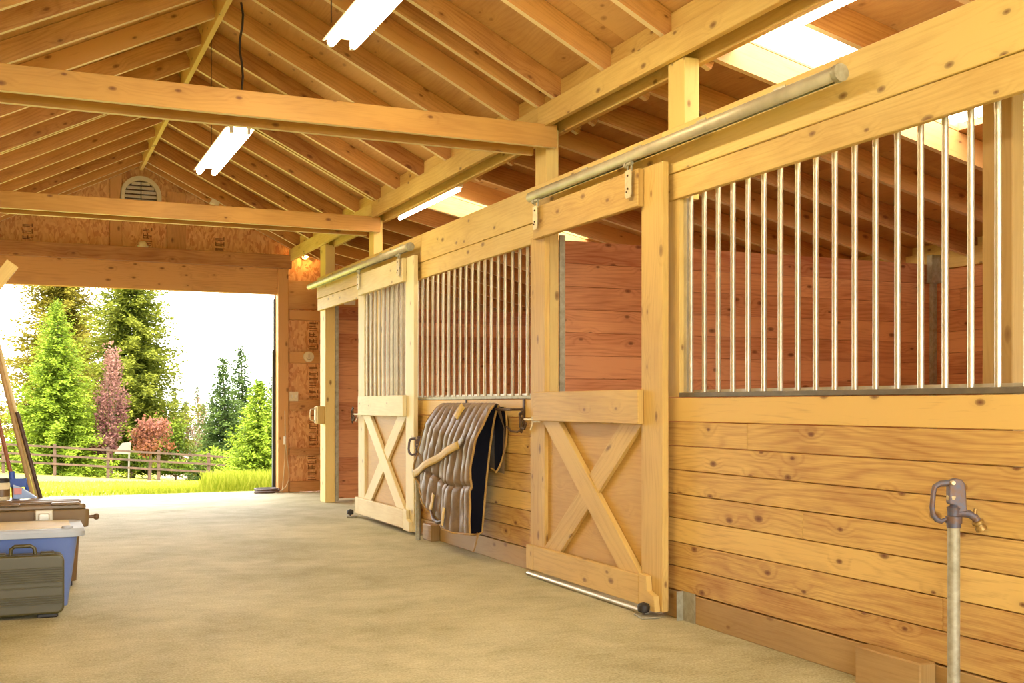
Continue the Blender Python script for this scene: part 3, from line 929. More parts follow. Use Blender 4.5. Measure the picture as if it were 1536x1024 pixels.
def strap(pts, w, name, mat='yellow', off=.012):
    """pts: (u,v) path; ribbon on the front sheet"""
    s = MB(); rows = []
    P = []
    for (a, b), (c, d) in zip(pts, pts[1:]):
        A_, B_ = surf(a, b, 0, True), surf(c, d, 0, True)
        for k in range(17):
            T_ = A_.lerp(B_, k/16); u_, v_ = a, b
            for _ in range(12):
                v_ = (TOP-T_.z)/(TOP-bottom(min(1, max(0, u_))))
                y0_ = surf(0, v_, 0, True).y; y1_ = surf(1, v_, 0, True).y
                u_ = (T_.y-y0_)/(y1_-y0_)
            P.append((u_, v_))
    for k, (u, v) in enumerate(P):
        p = surf(u, v, 0, True); q = surf(*P[min(k+3, len(P)-1)], 0, True); p0 = surf(*P[max(k-3, 0)], 0, True)
        d = (q-p0); d.x = 0; d.normalize(); n = V((0, -d.z, d.y))
        rows.append([p+n*w/2*t+V((-off*.4, 0, 0)) for t in (-1, -.3, .3, 1)])
    s.grid(rows)
    ob = build(name, s, mat, hbk)
    md = ob.modifiers.new('t', 'SOLIDIFY'); md.thickness = .004
strap([(.985, .96), (.25, .30)], .06, 'yellow_strap')
strap([(.25, .30), (.19, .25)], .05, 'strap_end', 'brownfab', .018)
strap([(.46, .0), (.47, .10)], .075, 'yellow_patch')
strap([(.62, .80), (.64, .96)], .05, 'yellow_strap')
strap([(.36, .82), (.38, .97)], .045, 'yellow_strap')
s = MB(); 
c = surf(.5, .93); s.tube([c+V((-.03, -.16, .0)), c+V((-.04, -.05, -.035)), c+V((-.04, .05, -.02)), c+V((-.03, .15, .04))], [.008, .016, .016, .008], 8)
build('surcingle_buckle', s, 'poledark', hbk)
s = MB(); rows = []
for k in range(13):
    t = k/12; p = V((2.93, 7.22+.12*t*t, .20-.145*t)); p.y += .02*math.sin(t*4)
    rows.append([p+V((0, -.02, 0)), p+V((0, .02, .0))])
s.grid(rows); ob = build('hanging_strap', s, 'binding', hbk); md = ob.modifiers.new('t', 'SOLIDIFY'); md.thickness = .003

# ------------------------------------------------------------------ left clutter
def rbox(mb, x0, x1, y0, y1, z0, z1, taper=0.0, r=.03, n=5, tint=.5):
    """rounded-in-plan tapered shell"""
    def ring(x0, x1, y0, y1, z):
        pts = []
        for cx, cy, a0 in ((x1-r, y1-r, 0), (x0+r, y1-r, 90), (x0+r, y0+r, 180), (x1-r, y0+r, 270)):
            for k in range(n+1):
                a = math.radians(a0+90*k/n); pts.append((cx+r*math.cos(a), cy+r*math.sin(a), z))
        return pts
    a = ring(x0+taper, x1-taper, y0+taper, y1-taper, z0); b = ring(x0, x1, y0, y1, z1)
    bi = len(mb.v); m = len(a); mb.v += a+b
    for k in range(m):
        j = (k+1) % m
        mb.face((bi+k, bi+j, bi+m+j, bi+m+k), [(0, 0), (.1, 0), (.1, .1), (0, .1)], tint, True)
    mb.face([bi+k for k in reversed(range(m))], [(0, 0)]*m, tint)
    mb.face([bi+m+k for k in range(m)], [(0, 0)]*m, tint)
    return mb
# hard case
hc = thing('hard_case', 'olive ribbed plastic tool case standing upright in front of the blue tote', 'tool case', (-.09, 6.27, 0))
def slab(y0, y1, x0=-.40, x1=.21, z0=.02, z1=.325, rr=.035):
    m = MB(); pts = []
    for cx, cz, a0 in ((x1-rr, z1-rr, 0), (x0+rr, z1-rr, 90), (x0+rr, z0+rr, 180), (x1-rr, z0+rr, 270)):
        for k in range(6):
            a = math.radians(a0+90*k/5); pts.append((cx+rr*math.cos(a), y0, cz+rr*math.sin(a)))
    m.prism(pts, (0, y1-y0, 0)); return m
build('front_shell', slab(6.20, 6.268), 'olive', hc, .012, seg=3)
build('rear_shell', slab(6.274, 6.34), 'olive', hc, .012, seg=3)
s = MB()
for z in (.075, .087, .099, .111, .16, .185, .197, .209, .221, .233, .245, .257):
    s.tube([(-.39, 6.198, z), (.20, 6.198, z)], .0042, 6)
build('rib', s, 'olive', hc)
s = MB(); s.tube([(-.045, 6.27, .32), (-.042, 6.27, .355), (-.025, 6.27, .368), (.05, 6.27, .368), (.068, 6.27, .355), (.072, 6.27, .32)], .010, 10)
build('carry_handle', s, 'olive', hc)
s = MB()
for x in (-.10, .13): s = MB(); s.box(x-.035, x+.035, 6.235, 6.30, .322, .335); build('latch', s, 'olive', hc, .004)
s = MB()
for x in (-.3, .13): s = MB(); s.box(x-.05, x+.05, 6.21, 6.33, 0, .024); build('foot', s, 'black', hc, .006)
# blue tote
bt = thing('storage_tote', 'blue plastic storage tote with a pale lid between the two tool boxes', 'tote', (-.1, 6.72, 0))
s = rbox(MB(), -.50, .29, 6.48, 6.95, 0, .395, .05, .06); build('tub', s, 'tote', bt, 0)
s = MB(); rbox(s, -.54, .325, 6.44, 6.98, .385, .415, 0, .08); rbox(s, -.535, .32, 6.445, 6.975, .41, .43, -.004, .08)
build('lid', s, 'toterim', bt, .004, seg=2)
s = MB(); rbox(s, -.48, .255, 6.5, 6.92, .428, .433, 0, .05); build('lid_recess', s, 'cream', bt)
s = MB(); s.lathe((.235, 6.5, .43), (0, 0, 1), [(0, .03), (.01, .028), (.012, .02)], 16); build('lid_knob', s, 'toterim', bt)
# tool chest
tc_ = thing('tool_chest', 'large brown plastic tool chest behind the blue tote, pale latch on its lid', 'tool chest', (-.1, 7.45, 0))
s = rbox(MB(), -.55, .335, 7.22, 7.68, .03, .39, .02, .03); build('body', s, 'chest', tc_, 0)
s = MB(); rbox(s, -.60, .385, 7.17, 7.73, .36, .47, .006, .03); rbox(s, -.58, .365, 7.19, 7.71, .47, .50, -.0, .03)
l = build('lid', s, 'chestlid', tc_, .008, seg=2)
s = MB()
for a, b in ((-.52, -.33), (-.27, .0), (.17, .33)):
    s.box(a, b, 7.16, 7.7, .498, .512)
for yy in (7.26, 7.36): s.box(-.56, .34, yy, yy+.05, .5, .516)
build('lid_rib', s, 'chestlid', l, .005)
for x in (.13, -.36):
    s = MB(); s.box(x-.05, x+.05, 7.145, 7.172, .375, .475); a = build('latch', s, 'latch', tc_, .006)
    s = MB(); s.box(x-.03, x+.03, 7.132, 7.146, .40, .455); build('latch_tab', s, 'steel', a, .005)
s = MB(); s.tube([(.37, 7.3, .41), (.425, 7.3, .41)], [.011, .011], 10); s.lathe((.415, 7.3, .41), (1, 0, 0), [(0, .014), (.01, .02), (.022, .02), (.03, .012)], 14)
build('side_handle', s, 'chest', tc_)
s = MB()
for x in (-.45, .24):
    for yy in (7.3, 7.6): s = MB(); s.box(x-.05, x+.05, yy-.05, yy+.05, 0, .04); build('foot', s, 'black', tc_, .004)
# jar on chest
o = thing('plastic_jar', 'small jar with a dark lid standing on the tool chest', 'jar', (-.10, 7.45, .516))
s = MB(); s.lathe((-.105, 7.45, .516), (0, 0, 1), [(0, .045), (.005, .05), (.10, .05), (.11, .042)], 20); build('body', s, 'cream', o)
s = MB(); s.lathe((-.105, 7.45, .54), (0, 0, 1), [(0, .0505), (.045, .0508)], 20); build('paper_label', s, 'chest', o)
s = MB(); s.lathe((-.105, 7.45, .625), (0, 0, 1), [(0, .047), (.022, .047), (.025, .04)], 20); build('lid', s, 'black', o)
# dustpan
o = thing('dustpan', 'pale blue dustpan lying on the tool chest beside the poles', 'dustpan', (-.02, 7.5, .516))
s = MB(); s.prism([(-.04, 7.5, .517), (.10, 7.5, .517), (.02, 7.5, .575), (-.04, 7.5, .60)], (0, .12, 0)); build('pan', s, 'paleblue', o, .004)
s = MB(); s.box(-.035, .01, 7.494, 7.5, .545, .585); build('sticker', s, 'pinkpaper', o)
# poles
def pole(name, base, top, r, mat, label, cat, ext=None):
    o = thing(name, label, cat, base)
    s = MB(); s.tube([base, top], r, 10)
    build('handle', s, mat, o)
    return o
def toward(p, q, z):   # extend the line p->q up to height z
    t = (z-p[2])/(q[2]-p[2]); return tuple(p[i]+(q[i]-p[i])*t for i in range(3))
p0, q0 = (.185, 7.95, .0), (-.12, 7.95, 1.364)
pole('wooden_pole', p0, toward(p0, q0, 2.3), .014, 'pole', 'pale wooden pole leaning behind the tool chest', 'pole')
p0, q0 = (.245, 7.93, .0), (-.03, 7.93, 1.10)
o = pole('dark_pole', p0, toward(p0, q0, 1.05), .013, 'poledark', 'short dark pole leaning beside the pale wooden pole', 'pole')
p0, q0 = (.215, 7.99, .0), (-.11, 7.99, 1.42)
pole('wooden_pole', p0, toward(p0, q0, 2.35), .011, 'door_far', 'second pale pole leaning just right of the first pale pole', 'pole')
br = thing('scrub_brush', 'red-brown handled brush with a blue head, standing behind the jar', 'brush', (-.0, 7.8, .0))
s = MB(); s.tube([(-.045, 7.82, .62), (-.16, 7.86, 1.15), (-.30, 7.9, 1.8)], .012, 10); build('handle', s, 'polered', br)
s = MB(); s.tube([(.0, 7.80, .0), (-.045, 7.82, .64)], .012, 8); build('lower_handle', s, 'polered', br)
s = MB(); s.box(-.06, .04, 7.78, 7.84, .57, .625); s.tube([(-.045, 7.82, .6), (-.05, 7.825, .67)], .02, 8)
s.tube([(.03, 7.81, .60), (.045, 7.81, .54)], .012, 8)
build('brush_head', s, 'bluehead', br, .004)
# wooden arm on the left post
o = thing('brace_arm', 'square-ended wooden brace reaching up at the left edge of the far opening', 'brace', (-.48, 6.52, 1.2))
s = MB(); s.beam((-.56, 6.50, 1.125), (-.035, 6.50, 1.848), .068, .038, (1, 0, 0)); build('arm', s, 'beam', o, .003)
mb = MB(); mb.box(-.56, -.525, -3, YE-.05, 2.2, 2.34)
tag(build('side_rail', mb, 'beam', bevel=.003), 'horizontal rail on the left posts with poles leaning on it', 'rail')

# ------------------------------------------------------------------ lights
def fixture(x, y0, y1, z, label, cable=None, chains=()):
    o = thing('hanging_light', label, 'ceiling light', (x, (y0+y1)/2, z))
    s = MB()
    s.prism([(x-.055, y0, z+.05), (x+.055, y0, z+.05), (x+.07, y0, z+.025), (x+.105, y0, z+.0), (x+.098, y0, z-.004), (x+.05, y0, z+.02), (x-.05, y0, z+.02), (x-.098, y0, z-.004), (x-.105, y0, z+.0), (x-.07, y0, z+.025)], (0, y1-y0, 0))
    h = build('housing', s, 'fixture', o)
    for dx in (-.062, .062):
        s = MB(); s.tube([(x+dx, y0+.04, z-.015), (x+dx, y1-.04, z-.015)], .024, 12); build('tube', s, 'tube', o)
        for yy in (y0+.0, y1-.03):
            s = MB(); s.box(x+dx-.012, x+dx+.012, yy, yy+.03, z-.035, z+.02); build('socket', s, 'white', h)
    for yy, xx in chains:
        s = MB(); s.tube([(xx, yy, z+.04), (xx, yy, zroof(xx)+.02)], .0035, 6); build('chain', s, 'iron', o)
    return o
fixture(1.44, 8.06, 9.66, 3.07, 'hanging twin-tube fluorescent light farther down the aisle', chains=((8.86, 1.36),))
fixture(1.60, 4.30, 5.93, 3.07, 'nearest hanging twin-tube fluorescent light at the top of the picture', chains=((4.5, 1.5), (5.75, 1.5)))
for yy, lb in ((.5, 'added unseen hanging twin-tube fluorescent light above the photographer, third from the gable'), (-2.3, 'added unseen hanging twin-tube fluorescent light at the open end behind the photographer')):  # extra fixtures added behind the camera to light the interior
    fixture(1.55, yy, yy+1.62, 3.07, lb, chains=((yy+.2, 1.5),))
s = MB(); pts = [(1.40+.012*math.sin(k*1.3), 7.80+.008*math.cos(k*2), 3.88-.085*k) for k in range(11)]
s.tube(pts, .008, 6)
tag(build('power_cable', s, 'cable'), 'black cable dropping from the ridge behind the nearer tie beam', 'cable')
def strip(y0, y1, label):
    o = thing('strip_light', label, 'strip light', (3.30, (y0+y1)/2, 2.86))
    s = MB(); s.box(3.255, 3.34, y0, y1, 2.885, 2.93); build('housing', s, 'fixture', o, .004)
    s = MB(); s.tube([(3.31, y0+.02, 2.868), (3.31, y1-.02, 2.868)], .017, 10); build('tube', s, 'tubesmall', o)
strip(8.55, 10.15, 'slim strip light behind the beam between the two tie beams')
strip(3.09, 4.45, 'slim strip light behind the beam above the near door track')
for a_, b_, lb in ((3.3, 4.8, 'added unseen slim strip light brightening the near stall, tucked behind the header'), (7.3, 8.8, 'added unseen slim strip light brightening the middle stall, tucked behind the header')):  # strip lights added out of view to brighten the stall interiors
    o = thing('strip_light', lb, 'strip light', (3.30, (a_+b_)/2, 2.3))
    s = MB(); s.box(3.262, 3.34, a_, b_, 2.31, 2.345); build('housing', s, 'fixture', o, .004)
    s = MB(); s.tube([(3.31, a_+.02, 2.296), (3.31, b_-.02, 2.296)], .013, 10); build('tube', s, 'tubesmall', o)
# bulb on far wall
o = thing('bare_bulb', 'small glowing bare bulb high on the far wall right of the doorway', 'light bulb', (3.30, YE+.0, 2.97))
s = MB(); s.lathe((3.30, YE+.07, 2.97), (0, -1, 0), [(0, .045), (.02, .045), (.03, .02), (.06, .02)], 16); build('base', s, 'white', o)
s = MB(); s.lathe((3.30, YE+.01, 2.97), (0, -1, 0), [(0, .015), (.02, .025), (.045, .032), (.065, .025), (.075, .005)], 16); build('bulb', s, 'bulb', o)

# ------------------------------------------------------------------ gable fittings
gv = thing('gable_vent', 'oval white louvred vent high in the far gable', 'vent', (1.32, YE+.05, 3.5))
def arch(w, h, zc, n=16):
    pts = []
    for k in range(n+1):
        a = PI*k/n; pts.append((1.32+w*math.cos(a), zc+h*math.sin(a)))
    pts += [(1.32-w, zc-.2), (1.32+w, zc-.2)]
    return pts
s = MB(); A = arch(.235, .235, 3.585); B = arch(.185, .185, 3.585)
n = len(A)
b0 = len(s.v)
for yy in (YE+.03, YE+.085):
    for q in (A, B):
        s.v += [(p[0], yy, p[1]) for p in q]
def strip_faces(i0, i1):
    for k in range(n):
        j = (k+1) % n
        s.face((i0+k, i0+j, i1+j, i1+k), [(0, 0)]*4, .5)
strip_faces(0, n); strip_faces(n, 3*n); strip_faces(2*n, 0)
build('frame', s, 'cream', gv)
s = MB()
for k in range(7):
    z = 3.42+.052*k; w = .18 if z < 3.585 else math.sqrt(max(0.0004, .18**2-(z-3.585)**2))
    s.beam((1.32-w, YE+.06, z), (1.32+w, YE+.06, z), .04, .006, (0, .6, 1))
build('louvre', s, 'white', gv)
s = MB(); s.box(1.315, 1.325, YE+.028, YE+.036, 3.39, 3.76); build('mullion', s, 'black', gv)
s = MB(); s.prism([(1.32+a[0]*1-1.32, yb-.006, a[1]) for a in B], (0, .004, 0)); build('screen', s, 'poledark', gv)
o = thing('motion_sensor', 'small pale sensor box on top of the far door girt', 'sensor', (1.33, YE-.09, 2.955))
s = MB(); s.lathe((1.33, YE-.07, 2.955), (0, 0, 1), [(0, .045), (.03, .05), (.06, .04), (.075, .02)], 14); build('dome', s, 'cream', o)
s = MB(); s.box(1.27, 1.39, YE-.1, YE-.04, 2.955, 2.975); build('base', s, 'cream', o)
mb = MB(); mb.beam((2.06, YE-.45, 3.50), (2.15, YE-.45, 3.455), .06, .09)
tag(build('junction_box', mb, 'cream', bevel=.004), 'small white box under a rafter right of the gable vent', 'junction box')
# gauge, switch
o = thing('wall_thermometer', 'round white dial on the strand-board wall right of the far doorway', 'thermometer', (3.33, yb, 1.66))
s = MB(); s.lathe((3.33, YE+.0, 1.70), (0, -1, 0), [(0, .06), (.015, .068), (.03, .066), (.034, .055)], 28); build('case', s, 'cream', o)
s = MB(); s.box(3.326, 3.334, YE-.038, YE-.035, 1.675, 1.735); s.tube([(3.33+.035*math.cos(a), YE-.036, 1.70+.035*math.sin(a)) for a in [math.radians(200+14*k) for k in range(11)]], .002, 5); build('needle', s, 'iron', o)
mb = MB(); mb.box(3.085, 3.20, YE-.012, YE, 1.14, 1.26)
o = tag(build('switch_plate', mb, 'cream', bevel=.004), 'square cream switch plate on the far wall beside the doorway', 'switch plate')
s = MB(); 
for x in (3.115, 3.16): s.box(x, x+.014, YE-.022, YE-.012, 1.18, 1.22)
build('toggle', s, 'white', o, .002)
# cord on the jamb and coil
o = thing('extension_cord', 'pale cord hanging down the far door jamb to the floor', 'cord', (3.0, YE-.06, 0))
s = MB(); x = 3.02; yy = YE-.055
s.tube([(x, yy, 1.02), (x+.005, yy, .8), (x+.01, yy, .62), (x+.03, yy, .42), (x+.055, yy, .25), (x+.05, yy-.01, .16), (x+.0, yy-.05, .07), (x-.1, yy-.1, .012), (x-.22, yy-.08, .012)], .006, 8)
s.tube([(x+.01, yy, .64), (x+.0, yy, .4), (x-.02, yy, .15), (x-.04, yy-.05, .03), (x-.15, yy-.14, .012)], .006, 8)
build('cable', s, 'cord', o)
s = MB(); s.tube([(x, yy, .60), (x, yy, .70)], .016, 10); build('plug', s, 'white', o)
o = thing('hose_coil', 'dark hose coiled flat on the floor at the far doorway', 'hose', (2.83, YE+.05, 0))
s = MB(); pts = []
for k in range(110):
    a = k/110*2*PI*4; r_ = .13+.012*math.sin(a*.7)
    pts.append((2.80+r_*1.1*math.cos(a), YE-.05+r_*1.2*math.sin(a), .014+.016*(k/110*4 // 1)*.8))
s.tube(pts, .009, 6)
build('loop', s, 'poledark', o)
# far stall things above partition
o = thing('window_frame', 'small white-paned window glimpsed above the far stall partition', 'window', (3.6, YE-.0, 2.3))
s = MB(); s.box(3.55, 4.2, YE-.02, YE, 2.34, 2.75); build('frame', s, 'rafter', o)
s = MB()
for a in range(3):
    for b in range(2): s.box(3.585+a*.2, 3.585+a*.2+.15, YE-.026, YE-.02, 2.37+b*.19, 2.37+b*.19+.14)
build('pane', s, 'white', o)
# steel post strip in stall corner
mb = MB(); mb.box(6.56, 6.60, 6.66, 6.70, 0.0, 2.2); mb.box(6.53, 6.63, 6.64, 6.70, 2.05, 2.27)
tag(build('corner_channel', mb, 'steel_dull'), 'thin galvanised channel in the back corner of the near stall', 'metal strip')

# ------------------------------------------------------------------ outdoors
def leafmesh(name, P, A, B, T, mat, parent=None, label=None, org=None):
    """quads: centre P, half axes A and B (numpy Nx3), tint T"""
    n = len(P); vs = np.empty((n, 4, 3), dtype=np.float64)
    vs[:, 0] = P-A; vs[:, 1] = P-B*.9; vs[:, 2] = P+A; vs[:, 3] = P+B*.9
    o0 = np.array(world_loc(parent)) if parent is not None else np.array(org)
    vs -= o0
    me = bpy.data.meshes.new(name)
    me.vertices.add(n*4); me.vertices.foreach_set('co', vs.ravel())
    me.loops.add(n*4); me.loops.foreach_set('vertex_index', np.arange(n*4))
    me.polygons.add(n); me.polygons.foreach_set('loop_start', np.arange(n)*4)
    me.update(calc_edges=True)
    a = me.attributes.new('tint', 'FLOAT', 'CORNER'); a.data.foreach_set('value', np.repeat(T, 4).astype(np.float32))
    me.materials.append(M[mat])
    ob = bpy.data.objects.new(name, me); C.objects.link(ob)
    if parent is not None: ob.parent = parent
    else: ob.location = tuple(o0)
    return ob
rng = np.random.default_rng(11)
def conifer(X, Y, h, r, mat, label, group=None, dens=1.0, bare=0.04, power=.85, droop=.25):
    gz = g(X, Y)-.1
    o = thing('conifer_tree', label, 'tree', (X, Y, gz), group)
    s = MB(); s.tube([(X, Y, gz), (X+.02*h, Y, gz+h*.5), (X, Y, gz+h)], [h*.016, h*.01, .01], 8); build('trunk', s, 'bark', o)
    nb = int(200*dens)
    Ps, As, Bs, Ts = [], [], [], []
    for i in range(nb):
        t = bare+(1-bare)*(i+rng.random())/nb
        L = r*((1-t)**power)*rng.uniform(.6, 1.15)+.08
        az = i*2.39996+rng.uniform(-.4, .4)
        d = np.array([math.cos(az), math.sin(az), 0.0]); sd = np.array([-d[1], d[0], 0])
        up = .45 if t > .8 else (-droop*(1-t) + .22)
        ns = max(5, int(L*9*dens)); m = ns*6
        q = np.repeat((np.arange(ns)+.5)/ns, 6)
        sg = np.tile([-1, 1], ns*3)
        base = np.array([X, Y, gz+h*t]) + d*(L*q)[:, None]
        base[:, 2] += L*(up*q-.22*q*q+.16*q**4)
        ln = (L*.30*(1-q)+.10)*rng.uniform(.45, 1.05, m)
        a = d*.75+sd*(sg*rng.uniform(.35, 1.1, m))[:, None]
        a[:, 2] += rng.uniform(-.6, .42, m)
        a /= np.linalg.norm(a, axis=1)[:, None]
        b = np.cross(a, [0, 0, 1.0]); b /= np.linalg.norm(b, axis=1)[:, None]+1e-9
        b = b*.7; b[:, 2] += rng.uniform(-.9, .9, m)
        Ps.append(base+a*(ln*.5)[:, None]+rng.normal(0, .05+.006*h, (m, 3)))
        As.append(a*(ln*.55)[:, None]); Bs.append(b*(rng.uniform(.024, .055, m)*(1+h*.03))[:, None])
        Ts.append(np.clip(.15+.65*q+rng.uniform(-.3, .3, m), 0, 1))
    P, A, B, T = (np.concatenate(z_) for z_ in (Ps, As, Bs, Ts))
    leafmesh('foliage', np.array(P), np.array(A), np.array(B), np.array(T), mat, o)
    return o
def leafy(X, Y, cz, rx, rz, mat, label, n=2600, trunk=True, name='leafy_tree', cat='tree', size=.09, group=None, bark='bark'):
    gz = g(X, Y)-.05
    o = thing(name, label, cat, (X, Y, gz), group)
    s = MB()
    s.tube([(X, Y, gz), (X+.05, Y, gz+cz*.6), (X, Y, gz+cz)], [.09 if trunk else .03, .06 if trunk else .02, .02], 8)
    for k in range(9):
        a = k*2.4; s.tube([(X, Y, gz+cz*(.35+.06*k)), (X+rx*.5*math.cos(a), Y+rx*.5*math.sin(a), gz+cz*(.6+.07*k)), (X+rx*.9*math.cos(a), Y+rx*.9*math.sin(a), gz+cz*(.75+.08*k))], [.035, .022, .008], 6)
    build('trunk' if trunk else 'stem', s, bark, o)
    cl = rng.normal(0, 1, (26, 3)); cl /= np.linalg.norm(cl, axis=1)[:, None]; cl *= rng.uniform(.35, .95, (26, 1))
    idx = rng.integers(0, 26, n)
    P = cl[idx]+rng.normal(0, .17, (n, 3))
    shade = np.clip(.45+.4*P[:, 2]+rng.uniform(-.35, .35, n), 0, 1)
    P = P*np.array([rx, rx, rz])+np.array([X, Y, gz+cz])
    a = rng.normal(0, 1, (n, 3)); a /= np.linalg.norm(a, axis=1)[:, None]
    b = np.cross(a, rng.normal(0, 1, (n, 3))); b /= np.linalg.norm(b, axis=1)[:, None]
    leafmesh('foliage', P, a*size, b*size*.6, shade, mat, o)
    return o
CA = math.atan(738/1670)
def XatY(px, Y):
    u = (px-768)/1670; c, s_ = math.cos(CA), math.sin(CA)
    return Y*(c*u+s_)/(c-s_*u)
def top_h(px, py, X, Y):
    u = (px-768)/1670; c, s_ = math.cos(CA), math.sin(CA)
    t = Y/(c-s_*u); return 1.1+t*(606-py)/1670 - g(X, Y)
def con(px, py, Y, rpx, mat, label, **k):
    X = XatY(px, Y); h = top_h(px, py, X, Y); r = rpx*Y*1.02/1670
    conifer(X, Y, h, r, mat, label, **k)
con(85, 452, 54, 92, 'fir_light', 'bright yellow-green young fir behind the fence at the left', dens=1.25)
con(196, 290, 64, 112, 'fir_mid', 'tallest fir with long branches in the middle of the opening', dens=1.5, power=.7)
con(92, 300, 70, 120, 'fir_olive', 'tall olive fir standing behind the bright young fir', dens=1.4, power=.65)
con(-52, 330, 60, 70, 'fir_olive', 'fir whose branch tips enter the opening at its left edge', dens=.9, power=.7)
con(334, 535, 58, 66, 'fir_dark', 'dark green fir with a lower top, left of its taller twin')
con(361, 518, 60, 78, 'fir_dark', 'dark green fir with the higher top, right of its twin')
con(390, 570, 46, 72, 'fir_light', 'bushy bright green fir beside the right door jamb', dens=1.2)
con(412, 560, 62, 50, 'fir_dark', 'dark fir partly hidden by the right door jamb')
for (px, py, Y, r_) in ((262, 585, 95, 24), (296, 578, 105, 22), (318, 592, 92, 20), (240, 575, 98, 34), (278, 600, 84, 34), (305, 604, 88, 30)):
    con(px, py, Y, r_, 'fir_hazy', 'small hazy fir in the distant tree line', group='hazy firs of the distant tree line', dens=.9)
def lf(px, pyc, Y, rx, rz, mat, label, **k):
    X = XatY(px, Y); leafy(X, Y, top_h(px, pyc, X, Y), rx*Y*1.02/1670, rz*Y*1.02/1670, mat, label, **k)
lf(166, 590, 53.5, 23, 60, 'plum', 'slender purple-leaved plum tree in front of the tall firs', n=2600, size=.075)
lf(160, 662, 53.4, 22, 18, 'plum', 'low purple bush at the foot of the plum tree', n=1300, size=.075, trunk=False, name='purple_bush', cat='bush')
lf(224, 650, 53.5, 32, 32, 'rust', 'rounded rusty purple tree behind the fence', n=2600, size=.08)
lf(291, 640, 66, 28, 48, 'blush', 'bare pale-trunked tree with pinkish twigs between the fir groups', n=1600, size=.05, bark='palebark')
lf(264, 655, 62, 22, 28, 'shrub', 'yellow-green shrub left of the bare tree', n=1500, trunk=False, name='garden_shrub', cat='bush')
for i, (px, py, rx, rz, lab) in enumerate(((35, 676, 34, 20, 'low green shrub at the left end of the fence'), (128, 678, 36, 20, 'low green shrub below the bright young fir'), (196, 690, 22, 14, 'low green shrub under the grey board'), (262, 698, 20, 10, 'low green shrub before the pale pink house'), (330, 690, 34, 18, 'low green shrub below the twin firs'))):
    lf(px, py, 55, rx, rz, 'shrub', lab, n=1500, trunk=False, name='garden_shrub', cat='bush', size=.1)
# fence
FY = 50
fx = [XatY(p, FY) for p in (-150, -75, 5, 82, 162, 238, 313, 395, 470)]
fo = thing('rail_fence', 'weathered brown three-rail fence across the field', 'fence', (fx[3], FY, g(fx[3], FY)))
FH = .92
for x in fx:
    s = MB(); z = g(x, FY)+.35; s.box(x-.06, x+.06, FY-.06, FY+.06, z-.6, z+FH+.04); build('fence_post', s, 'fence', fo)
for k, zz in enumerate((.14, .48, .84)):
    for a, b in zip(fx, fx[1:]):
        s = MB(); s.beam((a, FY-.09, g(a, FY)+.35+zz), (b, FY-.09, g(b, FY)+.35+zz), .085, .04); build('fence_rail', s, 'fence', fo)
# board on a post
X = XatY(184, 52); z0 = g(X, 52)
o = thing('notice_board', 'tilted grey board on a thin post behind the fence', 'board', (X, 52, z0))
s = MB(); s.tube([(X+.25, 52, z0), (X+.28, 52, z0+1.5)], .035, 8); build('post', s, 'signboard', o)
zt = 1.1+ (606-668)/1670*52.5
s = MB(); s.prism([(X-.35, 52, zt-.22), (X+.32, 52, zt-.26), (X+.36, 52, zt+.28), (X-.02, 52, zt+.24)], (0, .05, 0)); build('panel', s, 'signboard', o)
# pale pink house
X0, X1 = XatY(247, 80), XatY(281, 80); zb = 1.1-(705-606)/1670*79
o = thing('small_house', 'small pale pink building far behind the fence', 'house', ((X0+X1)/2, 80, zb-.8))
s = MB(); s.box(X0, X1, 80, 82, zb-1.5, zb+.85); build('wall', s, 'housewall', o)
s = MB(); s.box(X0-.1, X1+.1, 79.8, 82.2, zb+.85, zb+1.0); build('roof', s, 'houseroof', o)
for fx_ in (.2, .8):
    xx = X0+(X1-X0)*fx_; s = MB(); s.box(xx-.12, xx+.12, 79.95, 80, zb+.1, zb+.6); build('window', s, 'houseglass', o)
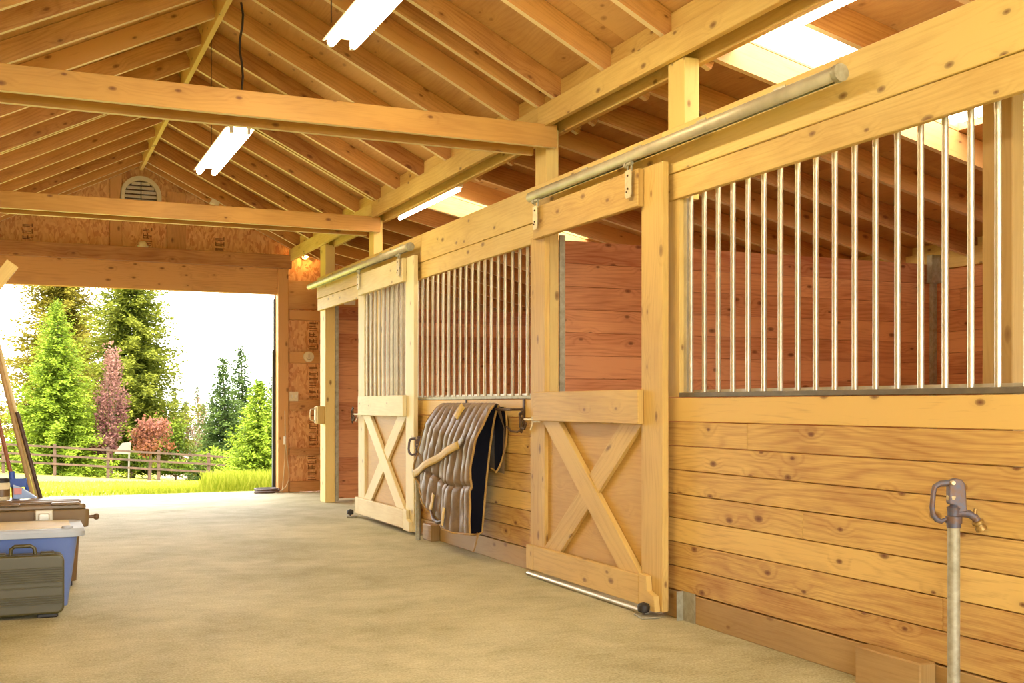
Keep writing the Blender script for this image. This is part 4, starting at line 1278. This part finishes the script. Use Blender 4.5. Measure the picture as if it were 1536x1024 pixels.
# grass blades by the doorway and over the near lawn
n = 9000
Xg = np.concatenate([rng.uniform(1.2, 5.2, n), rng.uniform(-1.5, 6, 14000)])
Yg = np.concatenate([rng.uniform(YE+.45, 19, n), rng.uniform(YE+.5, 26, 14000)])
hh = np.concatenate([np.where(Xg[:n] > 2.0+(Yg[:n]-14)*.17, rng.uniform(.12, .32, n), rng.uniform(.03, .09, n)), rng.uniform(.03, .08, 14000)])
P = np.stack([Xg, Yg, np.array([g(a, b) for a, b in zip(Xg, Yg)])+hh*.45], 1)
a = np.stack([rng.normal(0, .25, len(Xg)), rng.normal(0, .2, len(Xg)), np.ones(len(Xg))], 1)*(hh*.5)[:, None]
b = np.stack([np.ones(len(Xg)), rng.normal(0, .5, len(Xg)), np.zeros(len(Xg))], 1)*.008
ob = leafmesh('grass', P, a, b, rng.random(len(Xg)), 'grass', None, org=(2, 18, -.2))
tag(ob, 'bright tall grass growing just outside the far doorway', 'grass', kind='stuff')

# ------------------------------------------------------------------ world, sun, camera
sc = bpy.context.scene
w = bpy.data.worlds.new('World'); sc.world = w; w.use_nodes = True
bg = w.node_tree.nodes['Background']; bg.inputs[0].default_value = (1.0, .985, .96, 1); bg.inputs[1].default_value = 10.0
sl = bpy.data.lights.new('sun', 'SUN'); sl.energy = 12.0; sl.color = (1, .95, .82); sl.angle = .02
so = bpy.data.objects.new('sun', sl); C.objects.link(so)
so.rotation_euler = V((.55, .75, -1.0)).to_track_quat('-Z', 'Y').to_euler()

cam = bpy.data.cameras.new('camera'); co = bpy.data.objects.new('camera', cam); C.objects.link(co)
cam.sensor_width = 36; cam.lens = 1670/1536*36
cam.shift_y = (606-512)/1536
co.location = (0, 0, 1.1); co.rotation_euler = (PI/2, 0, -CA)
cam.clip_end = 500; cam.clip_start = .05
sc.camera = co
sc.view_settings.view_transform = 'Standard'
sc.view_settings.look = 'None'
sc.view_settings.exposure = -0.1
sc.view_settings.gamma = 1.07
sc.cycles.use_denoising = True
sc.cycles.max_bounces = 8
sc.cycles.diffuse_bounces = 5
sc.cycles.sample_clamp_indirect = 6
